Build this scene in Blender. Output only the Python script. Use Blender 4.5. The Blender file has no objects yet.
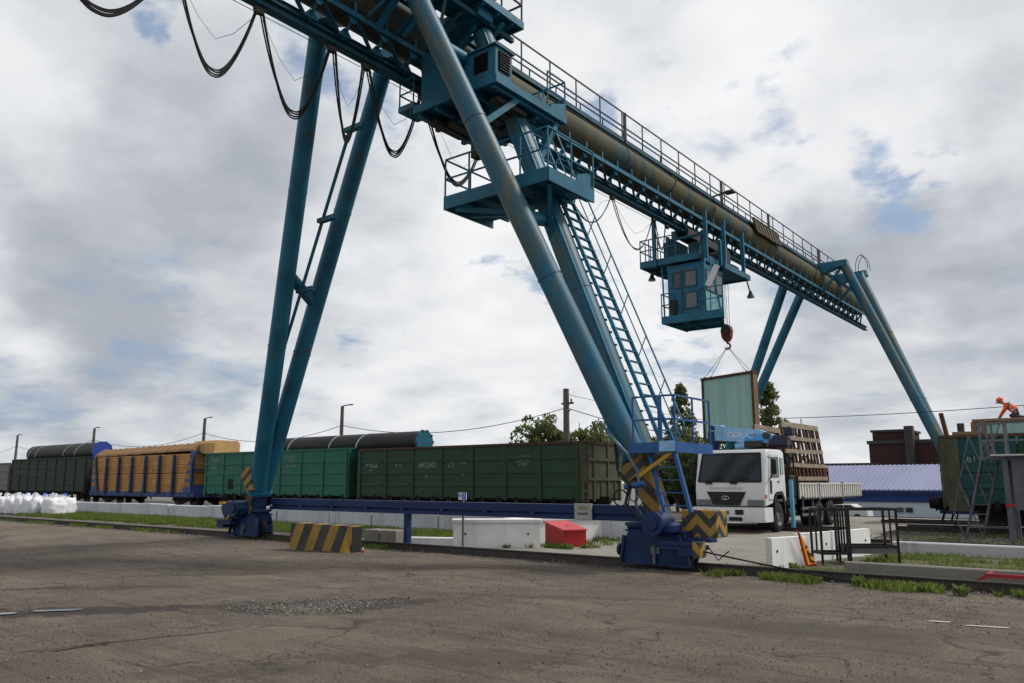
import bpy, bmesh, math, random
import numpy as np
from mathutils import Vector, Matrix, noise
R = math.radians
random.seed(7); rng = np.random.default_rng(7)
S = bpy.context.scene
COL = S.collection
# ------------------------------------------------------------------ camera
cd = bpy.data.cameras.new('camera'); cam = bpy.data.objects.new('camera', cd); COL.objects.link(cam)
cd.sensor_width = 36; cd.lens = 796 * 36 / 1024; cd.clip_start = .1; cd.clip_end = 6000
CAM_H = 1.65
cam.location = (0, 0, CAM_H)
cam.rotation_euler = (R(90) + math.atan(141 / 796), 0, math.atan(638 / 808.4))
S.camera = cam
# ------------------------------------------------------------------ sun, exposure
SUN_EL, SUN_AZ = R(50), R(42)          # azimuth measured from +Y towards +X
sd = bpy.data.lights.new('sun', 'SUN'); sd.energy = 3.2; sd.angle = R(10); sd.color = (1, .96, .9)
sun = bpy.data.objects.new('sun', sd); COL.objects.link(sun)
sv = Vector((math.sin(SUN_AZ) * math.cos(SUN_EL), math.cos(SUN_AZ) * math.cos(SUN_EL), math.sin(SUN_EL)))
sun.rotation_euler = sv.to_track_quat('Z', 'Y').to_euler()
S.view_settings.view_transform = 'Standard'; S.view_settings.look = 'None'
S.view_settings.exposure = 0; S.view_settings.gamma = 1
# ------------------------------------------------------------------ world: sky with broken cloud
W = bpy.data.worlds.new('World'); S.world = W; W.use_nodes = True
nt = W.node_tree; nt.nodes.clear()
def N(t, ty, **kw):
    n = t.nodes.new(ty)
    for k, v in kw.items(): setattr(n, k, v)
    return n
def mth(t, op, a, b=None, c=None, clamp=False):
    n = N(t, 'ShaderNodeMath', operation=op); n.use_clamp = clamp
    for i, v in enumerate((a, b, c)):
        if v is None: continue
        if isinstance(v, (int, float)): n.inputs[i].default_value = v
        else: t.links.new(v, n.inputs[i])
    return n.outputs[0]
def mixc(t, f, a, b):
    n = N(t, 'ShaderNodeMix', data_type='RGBA')
    for i, v in ((0, f), (6, a), (7, b)):
        if isinstance(v, (int, float)): n.inputs[i].default_value = v
        elif isinstance(v, tuple): n.inputs[i].default_value = (*v, 1) if len(v) == 3 else v
        else: t.links.new(v, n.inputs[i])
    return n.outputs[2]
def maprange(t, v, a, b, c=0., d=1., smooth=False):
    n = N(t, 'ShaderNodeMapRange'); n.interpolation_type = 'SMOOTHSTEP' if smooth else 'LINEAR'
    t.links.new(v, n.inputs[0])
    for i, x in zip((1, 2, 3, 4), (a, b, c, d)): n.inputs[i].default_value = x
    return n.outputs[0]
def build_sky():
    t = nt; L = t.links
    out = N(t, 'ShaderNodeOutputWorld'); bg = N(t, 'ShaderNodeBackground')
    sky = N(t, 'ShaderNodeTexSky', sky_type='NISHITA'); sky.sun_disc = False
    sky.sun_elevation = SUN_EL; sky.sun_rotation = SUN_AZ; sky.dust_density = 2.0
    tc = N(t, 'ShaderNodeTexCoord')
    nrm = N(t, 'ShaderNodeVectorMath', operation='NORMALIZE'); L.new(tc.outputs['Generated'], nrm.inputs[0])
    sep = N(t, 'ShaderNodeSeparateXYZ'); L.new(nrm.outputs[0], sep.inputs[0])
    dz = mth(t, 'ADD', mth(t, 'MAXIMUM', sep.outputs[2], 0.0), .26)
    cmb = N(t, 'ShaderNodeCombineXYZ')
    L.new(mth(t, 'DIVIDE', sep.outputs[0], dz), cmb.inputs[0]); L.new(mth(t, 'DIVIDE', sep.outputs[1], dz), cmb.inputs[1])
    def noi(scale, detail, rough, off, dist=0.):
        m = N(t, 'ShaderNodeMapping'); m.inputs[1].default_value = off; L.new(cmb.outputs[0], m.inputs[0])
        n = N(t, 'ShaderNodeTexNoise'); L.new(m.outputs[0], n.inputs['Vector'])
        n.inputs['Scale'].default_value = scale; n.inputs['Detail'].default_value = detail
        n.inputs['Roughness'].default_value = rough; n.inputs['Distortion'].default_value = dist
        return n.outputs['Fac']
    SO = (-.075 * math.sin(SUN_AZ), -.075 * math.cos(SUN_AZ))
    def dens(dx, dy):
        return mth(t, 'ADD', mth(t, 'MULTIPLY', noi(.95, 6, .52, (5.1 + dx * .95, 2.7 + dy * .95, 0), .15), .5), mth(t, 'MULTIPLY', noi(2.5, 10, .55, (1.2 + dx * 2.5, 4.4 + dy * 2.5, 2), .12), .5))
    body = dens(0, 0); lit = dens(SO[0], SO[1]); fine = noi(10, 8, .58, (8, 2, 5), .1); tone = noi(.8, 4, .5, (9, 4, 1), .1)
    warp = N(t, 'ShaderNodeTexNoise'); L.new(nrm.outputs[0], warp.inputs['Vector']); warp.inputs['Scale'].default_value = 5; warp.inputs['Detail'].default_value = 5
    wv = N(t, 'ShaderNodeVectorMath', operation='MULTIPLY_ADD'); L.new(warp.outputs['Color'], wv.inputs[0])
    wv.inputs[1].default_value = (.4, .4, .4); 
    sub = N(t, 'ShaderNodeVectorMath', operation='SUBTRACT'); L.new(nrm.outputs[0], sub.inputs[0]); sub.inputs[1].default_value = (.2, .2, .2)
    L.new(sub.outputs[0], wv.inputs[2])
    wn = N(t, 'ShaderNodeVectorMath', operation='NORMALIZE'); L.new(wv.outputs[0], wn.inputs[0])
    def spots(lst):
        acc = None
        for (az, el, r, amp) in lst:      # azimuth from +Y towards +X, elevation, radius (degrees)
            d = (math.sin(R(az)) * math.cos(R(el)), math.cos(R(az)) * math.cos(R(el)), math.sin(R(el)))
            dp = N(t, 'ShaderNodeVectorMath', operation='DOT_PRODUCT'); L.new(wn.outputs[0], dp.inputs[0]); dp.inputs[1].default_value = d
            v = maprange(t, dp.outputs['Value'], math.cos(R(r)), 1., 0., amp, True)
            acc = v if acc is None else mth(t, 'ADD', acc, v)
        return acc
    holes = spots(SKY_HOLES)
    cov = mth(t, 'ADD', mth(t, 'MULTIPLY', body, .8), mth(t, 'MULTIPLY', fine, .2))
    hm = mth(t, 'MULTIPLY', holes, maprange(t, mth(t, 'ADD', mth(t, 'MULTIPLY', fine, .4), mth(t, 'MULTIPLY', body, .6)), .40, .62, 1.6, .0))
    cov = mth(t, 'SUBTRACT', cov, mth(t, 'MULTIPLY', hm, .12))
    thick = cov
    cov = maprange(t, cov, .335, .47, .18, 1, True)
    relief = mth(t, 'MULTIPLY', mth(t, 'SUBTRACT', lit, body), -2.1)
    lum = mth(t, 'ADD', mth(t, 'ADD', .63, relief), mth(t, 'MULTIPLY', mth(t, 'SUBTRACT', tone, .5), .35))
    lum = mth(t, 'ADD', lum, mth(t, 'MULTIPLY', mth(t, 'SUBTRACT', .5, thick), .55))
    lum = mth(t, 'ADD', lum, mth(t, 'MULTIPLY', mth(t, 'SUBTRACT', fine, .5), .14))
    lum = mth(t, 'ADD', lum, mth(t, 'MULTIPLY', spots(SKY_BRIGHT), .17))
    lum = mth(t, 'SUBTRACT', lum, mth(t, 'MULTIPLY', spots(SKY_DARK), .27))
    ramp = N(t, 'ShaderNodeValToRGB'); L.new(maprange(t, lum, .1, 1.0), ramp.inputs[0])
    e = ramp.color_ramp; e.elements[0].color = (.42, .45, .50, 1); e.elements[1].color = (.92, .925, .94, 1)
    for pos, c in ((.25, (.52, .55, .60, 1)), (.5, (.67, .695, .73, 1)), (.75, (.82, .835, .855, 1))):
        x = e.elements.new(pos); x.color = c
    blue = N(t, 'ShaderNodeMix', data_type='RGBA'); blue.blend_type = 'MULTIPLY'; blue.inputs[0].default_value = 1
    L.new(sky.outputs[0], blue.inputs[6]); blue.inputs[7].default_value = (.088, .088, .088, 1)
    bl = mixc(t, .5, blue.outputs[2], (.33, .48, .74))
    L.new(mixc(t, cov, bl, ramp.outputs[0]), bg.inputs[0]); bg.inputs[1].default_value = 1.0
    L.new(bg.outputs[0], out.inputs[0])
SKY_HOLES = [(-70, 19.8, 4, .7), (-66.5, 19.3, 3, .4), (-64.5, 27.5, 3.5, .9), (-65, 24.6, 2.6, .6), (-51.4, 27.6, 5, .7), (-30.8, 26.1, 3, .8), (-10.5, 19.5, 5, 1.1), (-14, 20.5, 3.5, .8),
             (-41.4, 14.1, 4.5, .6), (-37.7, 10.5, 6, .8), (-27.5, 11, 5, .7), (-17, 24, 3, .5), (-47.8, 9.3, 5, .4), (-60, 31, 5, .6)]
SKY_BRIGHT = [(-28, 29, 18, 1.0), (-18, 26, 12, .7), (-36, 20, 12, .4), (-34, 9, 12, .5), (-26, 14, 9, .4), (-44, 18, 9, .3), (60, 50, 60, .4), (-38, 3, 26, .5), (-68, 3, 16, .35)]
SKY_DARK = [(-64, 17, 16, .5), (-9, 12, 14, .5), (-8.5, 14, 9, .9), (-13, 16, 8, .6), (-66, 14, 10, .7), (-61, 22, 10, .5), (-67, 6, 9, .8), (-54, 8, 9, .5), (-47, 12, 8, .3), (-75, 12, 12, .4)]
build_sky()
# ------------------------------------------------------------------ materials
MATS = {}
def newmat(name):
    m = bpy.data.materials.new(name); m.use_nodes = True; t = m.node_tree
    b = t.nodes['Principled BSDF']; MATS[name] = m
    return m, t, b
def tex(t, scale, detail=4, rough=.55, stretch=(1, 1, 1), off=(0, 0, 0), kind='Object'):
    tc = N(t, 'ShaderNodeTexCoord'); mp = N(t, 'ShaderNodeMapping'); t.links.new(tc.outputs[kind], mp.inputs[0])
    mp.inputs[3].default_value = stretch; mp.inputs[1].default_value = off
    n = N(t, 'ShaderNodeTexNoise'); t.links.new(mp.outputs[0], n.inputs['Vector'])
    n.inputs['Scale'].default_value = scale; n.inputs['Detail'].default_value = detail; n.inputs['Roughness'].default_value = rough
    return n.outputs['Fac']
def bump(t, b, h, strength, dist=.02):
    n = N(t, 'ShaderNodeBump'); n.inputs['Strength'].default_value = strength; n.inputs['Distance'].default_value = dist
    t.links.new(h, n.inputs['Height']); t.links.new(n.outputs[0], b.inputs['Normal'])
def mat(name, col, var=.25, rough=.6, metal=0., wear=0., wearcol=(.16, .07, .035), scale=3., stretch=(1, 1, 1), bmp=.15, wscale=2.2, spec=.28, streak=None):
    """painted / weathered surface: base colour varied by noise, wear patches of another colour"""
    if name in MATS: return MATS[name]
    m, t, b = newmat(name)
    n1 = tex(t, scale, 6, .6, stretch); c = tuple(x * (1 - var) for x in col); d = tuple(min(1, x * (1 + var)) for x in col)
    cc = mixc(t, maprange(t, n1, .3, .7), c, d)
    oi = N(t, 'ShaderNodeObjectInfo')
    cc = mixc(t, mth(t, 'MULTIPLY', oi.outputs['Random'], .22), cc, tuple(x * .62 for x in col))
    if wear > 0:
        n2 = tex(t, wscale, 9, .68, streak or stretch, (4, 9, 2)); lo = .74 - wear * .4
        cc = mixc(t, maprange(t, n2, lo, lo + .1), cc, wearcol)
    t.links.new(cc, b.inputs['Base Color'])
    b.inputs['Metallic'].default_value = metal; b.inputs['Specular IOR Level'].default_value = spec
    rr = mth(t, 'ADD', mth(t, 'MULTIPLY', tex(t, scale * 4, 5), .3), rough - .15); t.links.new(rr, b.inputs['Roughness'])
    if bmp: bump(t, b, tex(t, scale * 9, 6, .65), bmp, .01)
    return m
crane_blue = mat('crane_blue', (.010, .110, .18), .35, .5, wear=.42, wearcol=(.045, .06, .05), scale=1.3, wscale=2.4)
crane_dark = mat('crane_dark_blue', (.008, .06, .095), .35, .6, wear=.3, wearcol=(.05, .035, .02), scale=1.6)
bogie_blue = mat('bogie_blue', (.005, .022, .085), .4, .5, wear=.42, wearcol=(.016, .014, .012), scale=2.5, wscale=4)
platform_blue = mat('platform_blue', (.018, .085, .24), .25, .5, wear=.2, wearcol=(.03, .05, .08))
beam_blue = mat('beam_blue', (.005, .02, .09), .25, .5, wear=.12, scale=1.5)
light_blue = mat('light_blue_paint', (.22, .42, .64), .15, .4, wear=.12, wearcol=(.06, .1, .16), scale=4)
def tube_mat():
    m, t, b = newmat('weathered_tube')
    n1 = tex(t, .8, 9, .68, (.5, 2.6, .35)); n2 = tex(t, 2.6, 9, .75, (.2, 3.8, .2), (3, 1, 7)); n3 = tex(t, .16, 3, .5, (0, 1, 0), (0, 2, 0))
    c = mixc(t, maprange(t, n1, .42, .60), (.012, .055, .068), (.085, .065, .024))
    c = mixc(t, maprange(t, n3, .42, .6, 0, .6), c, (.10, .08, .038))
    c = mixc(t, maprange(t, n2, .56, .68, 0, .85), c, (.085, .035, .012))
    c = mixc(t, maprange(t, tex(t, 5, 8, .7, (.3, 2, .3), (9, 9, 1)), .6, .7, 0, .6), c, (.03, .10, .12))
    t.links.new(c, b.inputs['Base Color']); b.inputs['Roughness'].default_value = .7; b.inputs['Specular IOR Level'].default_value = .12; bump(t, b, n2, .3, .02)
    return m
tube_m = tube_mat()
def pipe_mat():
    m, t, b = newmat('weathered_leg_paint')
    n1 = tex(t, 1.1, 8, .62, (1, 1, .35)); n2 = tex(t, 2.6, 9, .7, (1, 1, .25), (5, 2, 9))
    c = mixc(t, maprange(t, n1, .38, .64), (.009, .105, .185), (.05, .09, .085))
    c = mixc(t, maprange(t, n2, .52, .64, 0, .85), c, (.13, .095, .045))
    c = mixc(t, maprange(t, tex(t, 7, 9, .75, (1, 1, .4), (1, 1, 4)), .62, .7, 0, .9), c, (.06, .03, .018))
    t.links.new(c, b.inputs['Base Color']); b.inputs['Roughness'].default_value = .5; b.inputs['Specular IOR Level'].default_value = .3; bump(t, b, n2, .12, .01)
    return m
leg_m = pipe_mat()
steel_dark = mat('dark_steel', (.035, .034, .033), .3, .65, wear=.25)
steel_grey = mat('grey_steel', (.11, .115, .13), .25, .6, wear=.2)
rail_m = mat('rail_steel', (.05, .042, .038), .3, .5, metal=.2, wear=.2)
rubber = mat('rubber', (.018, .018, .019), .25, .85)
cable_m = mat('cable_rubber', (.012, .012, .014), .2, .7)
rope_m = mat('wire_rope', (.05, .05, .05), .1, .6)
white_m = mat('white_truck_paint', (.62, .63, .64), .05, .32, wear=.16, wearcol=(.40, .37, .33), spec=.5, bmp=.03)
black_pl = mat('black_plastic', (.010, .010, .011), .15, .5)
red_m = mat('red_paint', (.36, .018, .02), .12, .5, wear=.08, wearcol=(.3, .05, .04))
hook_m = mat('red_brown_paint', (.13, .02, .02), .2, .5, wear=.2)
green_b = mat('bright_green_wagon', (.010, .105, .070), .2, .55, wear=.2, wearcol=(.012, .05, .038), scale=1.5)
green_d = mat('dark_green_wagon', (.014, .044, .022), .3, .6, wear=.3, wearcol=(.035, .03, .017), scale=1.5)
green_o = mat('olive_wagon', (.02, .032, .022), .25, .65, wear=.3, wearcol=(.04, .03, .02), scale=1.5)
wagon_end = mat('olive_wagon_end', (.065, .07, .042), .3, .7, wear=.35, wearcol=(.08, .05, .03))
grey_wagon = mat('grey_wagon', (.15, .15, .16), .25, .7, wear=.25)
teal_w = mat('teal_patch_paint', (.008, .055, .06), .25, .6, wear=.3, wearcol=(.02, .07, .05), scale=1.2)
under_m = mat('underframe', (.012, .011, .011), .3, .85)
plat_blue = mat('blue_platform_car', (.035, .065, .16), .25, .6, wear=.3, wearcol=(.07, .05, .05))
wood_l = mat('fresh_timber', (.42, .22, .075), .2, .7, wear=.22, wearcol=(.27, .12, .04), scale=2, stretch=(.4, 3, 3), bmp=.3)
wood_e = mat('timber_ends', (.48, .30, .12), .2, .75, wear=.15, wearcol=(.3, .17, .07))
wood_t = mat('weathered_timber_top', (.25, .145, .07), .35, .8, wear=.3, wearcol=(.07, .05, .035), stretch=(.4, 3, 3))
wood_g = mat('grey_brown_wood', (.27, .215, .16), .35, .8, wear=.3, wearcol=(.12, .07, .045), stretch=(3, .5, 3), bmp=.3)
wood_r = mat('red_brown_wood', (.085, .04, .025), .3, .8, wear=.25, wearcol=(.08, .04, .03))
crate_w = mat('crate_wood', (.23, .145, .085), .25, .75, wear=.2, wearcol=(.17, .09, .05), stretch=(3, 3, .4), bmp=.3)
crate_dk = mat('crate_dark_wood', (.08, .045, .03), .25, .8)
pole_m = mat('pole_wood', (.11, .095, .085), .3, .85, scale=4, stretch=(3, 3, .3))
bark_m = mat('bark', (.10, .08, .06), .35, .9, scale=6)
pipe_black = mat('black_pipe_coating', (.010, .011, .013), .2, .55, spec=.3)
cap_blue = mat('blue_end_cap', (.010, .10, .15), .15, .5)
cap_navy = mat('navy_end_cap', (.02, .05, .26), .15, .5)
strap_m = mat('pale_strap', (.5, .5, .48), .1, .7)
bag_m = mat('white_sack_fabric', (.68, .69, .72), .12, .8, wear=.12, wearcol=(.4, .4, .42), bmp=.4)
bagblue = mat('blue_sack_lining', (.03, .10, .45), .2, .7)
yellow_m = mat('yellow_paint', (.42, .25, .035), .2, .6, wear=.15, wearcol=(.12, .08, .03))
black_p = mat('black_paint', (.022, .022, .024), .2, .6)
def concrete(name, col, dirt=.5):
    m, t, b = newmat(name)
    n1 = tex(t, 1.2, 8, .65, off=(2, 3, 1)); n2 = tex(t, 9, 8, .7); n3 = tex(t, 2.5, 8, .7, (1, 1, .35), (7, 1, 3))
    c = mixc(t, maprange(t, n1, .3, .7), tuple(x * .82 for x in col), col)
    c = mixc(t, maprange(t, n3, .54, .72, 0, dirt), c, tuple(x * .42 for x in col))
    c = mixc(t, maprange(t, n2, .6, .75, 0, dirt * .6), c, tuple(x * .55 for x in col))
    oi = N(t, 'ShaderNodeObjectInfo'); c = mixc(t, mth(t, 'MULTIPLY', oi.outputs['Random'], .3), c, tuple(x * .75 for x in col))
    t.links.new(c, b.inputs['Base Color']); b.inputs['Roughness'].default_value = .85; bump(t, b, n2, .35, .01)
    return m
conc_wall = concrete('blue_grey_whitewashed_concrete', (.50, .53, .57), .8)
conc_white = concrete('white_painted_concrete', (.78, .78, .77), .45)
conc_curb = concrete('worn_whitewashed_concrete', (.44, .44, .45), 1.0)
conc_grey = concrete('bare_concrete', (.20, .185, .165), .5)
def stripes(name, axis=(1, 0, .8), width=.52, phase=0.):
    m, t, b = newmat(name)
    tc = N(t, 'ShaderNodeTexCoord'); dp = N(t, 'ShaderNodeVectorMath', operation='DOT_PRODUCT')
    t.links.new(tc.outputs['Object'], dp.inputs[0]); dp.inputs[1].default_value = axis
    f = mth(t, 'FRACT', mth(t, 'ADD', mth(t, 'DIVIDE', dp.outputs['Value'], width), phase + 50))
    f = mth(t, 'GREATER_THAN', f, .5)
    n1 = tex(t, 3, 8, .65)
    y = mixc(t, maprange(t, n1, .4, .75), (.30, .175, .028), (.15, .09, .025)); k = mixc(t, maprange(t, n1, .4, .75), (.022, .022, .024), (.07, .065, .055))
    t.links.new(mixc(t, f, y, k), b.inputs['Base Color']); b.inputs['Roughness'].default_value = .7
    bump(t, b, n1, .2, .01)
    return m
stripe_block = stripes('yellow_black_stripes', (1, 0, -.42), .56, .1)
stripe_node = stripes('yellow_black_node_stripes', (.8, 0, -1), .36)
stripe_ped = stripes('yellow_black_pedestal_stripes', (.9, .3, 1.), .5, .2)
def chevron():
    m, t, b = newmat('yellow_black_chevrons')
    tc = N(t, 'ShaderNodeTexCoord'); sp = N(t, 'ShaderNodeSeparateXYZ'); t.links.new(tc.outputs['Object'], sp.inputs[0])
    xx = mth(t, 'PINGPONG', mth(t, 'ADD', mth(t, 'ADD', sp.outputs[0], sp.outputs[1]), 20.02), .26)
    f = mth(t, 'FRACT', mth(t, 'DIVIDE', mth(t, 'ADD', mth(t, 'ADD', xx, sp.outputs[2]), 10), .34)); f = mth(t, 'GREATER_THAN', f, .5)
    t.links.new(mixc(t, f, (.30, .175, .028), (.03, .03, .032)), b.inputs['Base Color']); b.inputs['Roughness'].default_value = .6
    return m
chev_m = chevron()
def glassmat(name, col, rough=.08, spec=.6, alpha=1.):
    m, t, b = newmat(name); b.inputs['Base Color'].default_value = (*col, 1); b.inputs['Roughness'].default_value = rough
    b.inputs['Specular IOR Level'].default_value = spec
    if alpha < 1: b.inputs['Alpha'].default_value = alpha
    return m
glass_dark = glassmat('dark_window_glass', (.02, .028, .035), .04, .5)
def green_glass():
    m, t, b = newmat('green_sheet_glass')
    w = tex(t, 1.2, 3, .5, (3, 3, .1)); c = mixc(t, maprange(t, w, .35, .65), (.20, .38, .335), (.27, .46, .405))
    t.links.new(c, b.inputs['Base Color']); b.inputs['Roughness'].default_value = .18; b.inputs['Specular IOR Level'].default_value = .5
    return m
green_glass_m = green_glass()
lamp_glass = glassmat('lamp_glass', (.35, .36, .38), .1, .7)
cabin_glass = glassmat('pale_cabin_glass', (.06, .075, .09), .05, .6)
brick_m = mat('dark_maroon_brick', (.04, .017, .016), .25, .85, scale=6)
brick_dk = mat('dark_roof', (.04, .038, .04), .2, .8)
lav_roof = mat('lavender_metal_roof', (.235, .25, .37), .12, .6, wear=.25, wearcol=(.42, .44, .58), scale=.4, stretch=(1, .2, .2), wscale=.5)
wall_blue = mat('blue_corrugated_wall', (.022, .055, .22), .1, .6, scale=.6)
wall_white = mat('pale_wall', (.42, .46, .52), .1, .8, scale=.6)
navy_trim = mat('navy_trim', (.02, .035, .12), .1, .6)
paint_white = mat('worn_white_marking', (.42, .42, .41), .25, .8, wear=.45, wearcol=(.13, .12, .11), scale=6)
text_m = mat('chalky_white_lettering', (.22, .26, .24), .25, .8, wear=.5, wearcol=(.05, .09, .07), scale=5)
text_w = mat('white_lettering', (.6, .62, .62), .1, .7)
text_r = mat('orange_lettering', (.5, .12, .05), .1, .7)
sign_white = mat('white_sign_face', (.6, .62, .62), .08, .6)
sign_blue = mat('sign_blue', (.03, .16, .5), .05, .6)
sign_or = mat('orange_sign_face', (.75, .25, .02), .1, .5)
rust_sign = mat('rusty_net_sign', (.06, .045, .028), .4, .8, wear=.5, wearcol=(.11, .095, .06), scale=6)
skin_m = mat('skin', (.35, .18, .12), .05, .6, bmp=0)
vest_m = mat('orange_vest_cloth', (.75, .10, .02), .12, .8, scale=6)
helmet_m = mat('orange_helmet', (.80, .09, .03), .04, .4)
cloth_dk = mat('dark_work_clothes', (.04, .045, .06), .2, .85)
refl_m = mat('grey_reflective_tape', (.45, .46, .44), .1, .5)
# ------------------------------------------------------------------ mesh builder
class MB:
    def __init__(s): s.v = []; s.f = []; s.m = []; s.cur = 0; s.mats = []
    def use(s, m):
        if m not in s.mats: s.mats.append(m)
        s.cur = s.mats.index(m); return s
    def add(s, vs, fs, M=None):
        o = len(s.v)
        s.v += [tuple(M @ Vector(v)) if M else tuple(v) for v in vs]
        s.f += [tuple(i + o for i in f) for f in fs]; s.m += [s.cur] * len(fs); return s
    def box(s, a, b, M=None, ch=0.):
        x0, y0, z0 = (min(a[i], b[i]) for i in range(3)); x1, y1, z1 = (max(a[i], b[i]) for i in range(3))
        if ch > 0:
            bm = bmesh.new(); bmesh.ops.create_cube(bm, size=1)
            for v in bm.verts: v.co = Vector(((x0 + x1) / 2 + v.co.x * (x1 - x0), (y0 + y1) / 2 + v.co.y * (y1 - y0), (z0 + z1) / 2 + v.co.z * (z1 - z0)))
            bmesh.ops.bevel(bm, geom=bm.edges[:], offset=ch, segments=1, affect='EDGES')
            bm.verts.index_update(); vs = [v.co.copy() for v in bm.verts]; fs = [[v.index for v in f.verts] for f in bm.faces]; bm.free()
            return s.add(vs, fs, M)
        vs = [(x0, y0, z0), (x1, y0, z0), (x1, y1, z0), (x0, y1, z0), (x0, y0, z1), (x1, y0, z1), (x1, y1, z1), (x0, y1, z1)]
        return s.add(vs, [(0, 3, 2, 1), (4, 5, 6, 7), (0, 1, 5, 4), (1, 2, 6, 5), (2, 3, 7, 6), (3, 0, 4, 7)], M)
    def bar(s, p, q, w, h=None, up=(0, 0, 1)):
        h = h or w; p = Vector(p); q = Vector(q); d = (q - p); L = d.length; d.normalize(); u = Vector(up)
        if abs(d.dot(u)) > .98: u = Vector((0, 1, 0))
        r = d.cross(u).normalized(); u = r.cross(d)
        vs = [p + r * (a * w / 2) + u * (b * h / 2) + d * c for c in (0, L) for a, b in ((-1, -1), (1, -1), (1, 1), (-1, 1))]
        return s.add(vs, [(3, 2, 1, 0), (4, 5, 6, 7), (0, 1, 5, 4), (1, 2, 6, 5), (2, 3, 7, 6), (3, 0, 4, 7)])
    def tube(s, pts, r, seg=8, r2=None, caps=True):
        pts = [Vector(p) for p in pts]; n = len(pts); rs = r if isinstance(r, (list, tuple)) else [r + ((r2 if r2 is not None else r) - r) * i / max(1, n - 1) for i in range(n)]
        vs = []; fs = []; ref = None
        for i, p in enumerate(pts):
            d = (pts[min(i + 1, n - 1)] - pts[max(i - 1, 0)]).normalized()
            if ref is None: ref = Vector((0, 0, 1)) if abs(d.z) < .95 else Vector((1, 0, 0))
            a = d.cross(ref).normalized(); b = a.cross(d).normalized(); ref = b
            for k in range(seg):
                t = 2 * math.pi * k / seg; vs.append(p + (a * math.cos(t) + b * math.sin(t)) * rs[i])
        for i in range(n - 1):
            for k in range(seg):
                k2 = (k + 1) % seg; fs.append((i * seg + k, i * seg + k2, (i + 1) * seg + k2, (i + 1) * seg + k))
        if caps: fs.append(tuple(range(seg))[::-1]); fs.append(tuple((n - 1) * seg + k for k in range(seg)))
        return s.add(vs, fs)
    def prism(s, poly, a, b, axis=1, M=None):
        """polygon of 2-D points extruded along an axis from a to b"""
        n = len(poly)
        def P(u, v, w): return {0: (w, u, v), 1: (u, w, v), 2: (u, v, w)}[axis]
        vs = [P(u, v, a) for u, v in poly] + [P(u, v, b) for u, v in poly]
        fs = [tuple(range(n)), tuple(range(n, 2 * n))[::-1]] + [(i, n + i, n + (i + 1) % n, (i + 1) % n) for i in range(n)]
        return s.add(vs, fs, M)
    def quad(s, *p): return s.add(p, [tuple(range(len(p)))])
    def mesh(s, name, m=None, smooth=False, fix=True):
        me = bpy.data.meshes.new(name); me.from_pydata(s.v, [], s.f)
        ms = s.mats or ([m] if m else [])
        for x in ms: me.materials.append(x)
        if s.mats: me.polygons.foreach_set('material_index', s.m)
        if fix:
            bm = bmesh.new(); bm.from_mesh(me); bmesh.ops.recalc_face_normals(bm, faces=bm.faces[:]); bm.to_mesh(me); bm.free()
        if smooth:
            me.polygons.foreach_set('use_smooth', [True] * len(me.polygons)); me.set_sharp_from_angle(angle=R(35))
        me.update(); return me
    def build(s, name, m=None, parent=None, smooth=False, world=True, fix=True):
        """link as ONE object; vertices are given in the parent's own space"""
        me = s.mesh(name, m, smooth, fix); o = bpy.data.objects.new(name, me); COL.objects.link(o)
        if parent: o.parent = parent
        return o
def inst(me, name, parent=None, loc=(0, 0, 0), rot=(0, 0, 0), sc=None):
    o = bpy.data.objects.new(name, me); COL.objects.link(o); o.location = loc; o.rotation_euler = rot
    if sc: o.scale = sc
    if parent: o.parent = parent
    return o
def tag(o, label=None, cat=None, group=None, kind=None):
    for k, v in (('label', label), ('category', cat), ('group', group), ('kind', kind)):
        if v: o[k] = v
    return o
def thing(name, label, cat, loc=(0, 0, 0), rz=0., group=None, kind=None):
    o = bpy.data.objects.new(name, None); COL.objects.link(o); o.location = loc; o.rotation_euler = (0, 0, rz); o.empty_display_size = .3
    return tag(o, label, cat, group, kind)
def kids(o): return [c for c in bpy.data.objects if c.parent == o]
def copy_tree(o, parent=None, _map=None):
    if _map is None:
        _map = {}
        for c in bpy.data.objects:
            if c.parent: _map.setdefault(c.parent.name, []).append(c)
    c = o.copy(); COL.objects.link(c)
    if parent: c.parent = parent
    for ch in _map.get(o.name, []): copy_tree(ch, c, _map)
    return c
def lerp(a, b, t): return tuple(a[i] + (b[i] - a[i]) * t for i in range(3))
def text_obj(s, size, m, parent, loc, rot, name='lettering', depth=.004, sx=1., spacing=1.):
    cu = bpy.data.curves.new('t', 'FONT'); cu.body = s; cu.size = size; cu.extrude = depth; cu.align_x = 'CENTER'; cu.align_y = 'CENTER'; cu.space_character = spacing
    tmp = bpy.data.objects.new('t', cu); COL.objects.link(tmp); dg = bpy.context.evaluated_depsgraph_get(); dg.update()
    me = bpy.data.meshes.new_from_object(tmp.evaluated_get(dg)); bpy.data.objects.remove(tmp); me.name = name
    me.materials.clear(); me.materials.append(m)
    o = inst(me, name, parent, loc, rot, (sx, 1, 1)); return o
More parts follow.
